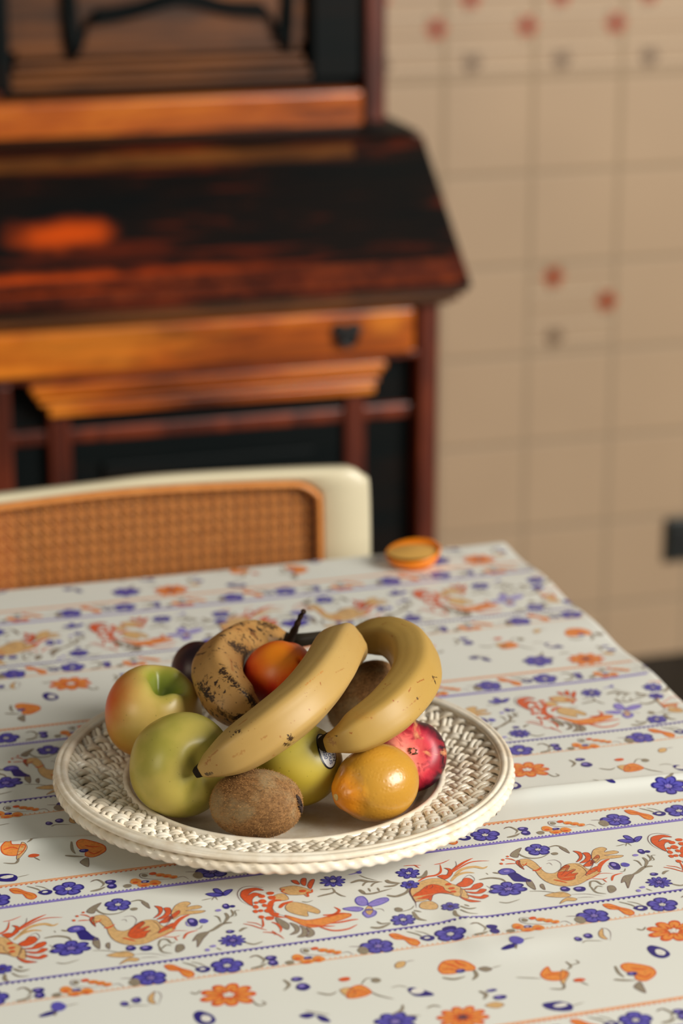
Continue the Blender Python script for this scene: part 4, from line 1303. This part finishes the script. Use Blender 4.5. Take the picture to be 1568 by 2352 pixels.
make_banana('curved yellow banana arching round the right side with its tip by the sticker', B11,
            [.0052, .0066, .0090, .0146, .0174, .0180, .0172, .0152, .0138, .0100, .0055, .0045], UPV, 14, 10,
            srgb(172, 140, 74), srgb(161, 125, 56),
            [(994, 1555, 999, 1568, .0011, .95, DKB), (960, 1605, 995, 1558, .0005, .6, BR), (957, 1603, 959, 1606, .0009, .85, DKB), (925, 1632, 957, 1606, .0006, .5, BR), (958, 1567, 974, 1560, .0006, .85, BR),
             (938, 1590, 943, 1580, .0006, .8, BR), (884, 1571, 885, 1572, .0006, .8, BR), (888, 1575, 897, 1570, .0004, .6, BR), (880, 1582, 881, 1582, .0006, .8, BR), (899, 1461, 901, 1462, .0007, .85, BR),
             (803, 1683, 807, 1685, .0008, .85, BR), (770, 1690, 774, 1691, .0007, .8, DKB), (756, 1697, 766, 1706, .0022, .55, srgb(120, 74, 50)), (903, 1609, 903, 1610, .0006, .8, BR), (914, 1611, 914, 1612, .0006, .8, BR),
             (893, 1504, 893, 1505, .0009, .75, BR), (922, 1434, 932, 1437, .0006, .7, BR), (878, 1434, 886, 1430, .0008, .6, BR), (852, 1648, 853, 1649, .0006, .6, BR), (996, 1555, 1003, 1556, .0005, .9, DKB)], mname='golden_banana_peel')
B9 = ctrl([(596, 1660, .8070), (588, 1656, .8090), (572, 1644, .8140), (534, 1610, .8240), (499, 1560, .8310), (517, 1508, .8310), (574, 1476, .8290), (628, 1474, .8270), (660, 1474, .8270), (690, 1471, .8310), (738, 1464, .8280)])
make_banana('overripe spotted brown banana curling round the left behind the middle banana', B9,
            [.0052, .0075, .0125, .0175, .0184, .0178, .0168, .0128, .0072, .0052, .0046], UPV, 6, 8,
            srgb(178, 137, 80), srgb(153, 107, 52),
            [(535, 1482, 560, 1488, 0.0057, .97, DKB), (548, 1492, 566, 1512, 0.0086, .97, DKB), (572, 1500, 612, 1494, 0.0035, .9, DKB), (580, 1456, 584, 1458, 0.0030, .85, srgb(90, 44, 18)),
             (508, 1540, 540, 1572, 0.0027, .95, DKB), (540, 1572, 580, 1612, 0.0027, .9, DKB), (574, 1600, 590, 1622, 0.0041, .85, DKB), (458, 1574, 488, 1606, 0.0032, .92, DKB),
             (500, 1630, 540, 1650, .0030, .7, DKB), (450, 1505, 468, 1500, 0.0019, .9, DKB), (596, 1432, 630, 1440, 0.0032, .85, DKB), (505, 1455, 560, 1432, .0018, .55, DKB), (545, 1650, 580, 1640, .0030, .7, DKB),
             (446, 1540, 450, 1590, .0016, .5, DKB), (530, 1515, 534, 1540, .0014, .6, BR)], old=True, mname='spotted_banana_peel')
def stalk():
    t = [o for o in bpy.data.objects if o.get('label', '').startswith('overripe')][0]
    V, F = [], []
    P = catmull(ctrl([(664, 1472, .833), (672, 1455, .841), (680, 1440, .849), (686, 1425, .855), (692, 1412, .860), (698, 1403, .864)]), 5)
    r = [.0036-.0020*math.sin(min(1, i/len(P))*1.5)+.0003*math.sin(i*1.1) for i in range(len(P)-4)] + [.0014, .0020, .0022, .0012]
    tube(V, F, P, r, 10)
    mesh('dried_stalk', V, F, flat('dried_stalk', srgb(52, 34, 20), .8, .2, nz=.4), t)
stalk()

# ---- little orange dish at the far corner of the table
def dish():
    c = Vector((.667, 2.030, .7512)); L = Matrix.Rotation(.30, 3, 'Z')
    nt = NT('orange_plastic'); col = nt.fin(srgb(222, 118, 8), .35, .5, sss=.3, ssr=(1, .5, .1), sscale=.01)
    t = thing('small_dish', 'little shallow orange oval dish near the far right corner of the tablecloth', 'dish', (c.x, c.y, c.z))
    V, F = [], []; N = 48
    prof = [(0, .0), (.72, .0), (.86, .004), (1.0, .013), (.95, .0145), (.80, .006), (.66, .003), (0, .003)]
    for k, (s, z) in enumerate(prof):
        for i in range(N):
            a = 2*math.pi*i/N; tilt = .0035*math.cos(a)+.002*math.sin(a)
            p = L @ Vector((.027*s*math.cos(a), .024*s*math.sin(a), 0)); V.append(c + p + Vector((0, 0, z+tilt*(1 if z > .004 else 0))))
    for k in range(len(prof)-1):
        for i in range(N): F.append((k*N+i, k*N+(i+1) % N, (k+1)*N+(i+1) % N, (k+1)*N+i))
    mesh('bowl', V, F, col, t)
    V, F = [], []
    for s, z in ((.93, .0128), (.5, .0150), (.0, .0155)):
        for i in range(N):
            a = 2*math.pi*i/N; p = L @ Vector((.027*s*math.cos(a), .024*s*math.sin(a), 0)); V.append(c + p + Vector((0, 0, z)))
    for k in range(2):
        for i in range(N): F.append((k*N+i, k*N+(i+1) % N, (k+1)*N+(i+1) % N, (k+1)*N+i))
    mesh('contents', V, F, flat('tan_filling', srgb(206, 156, 76), .5), t)
dish()
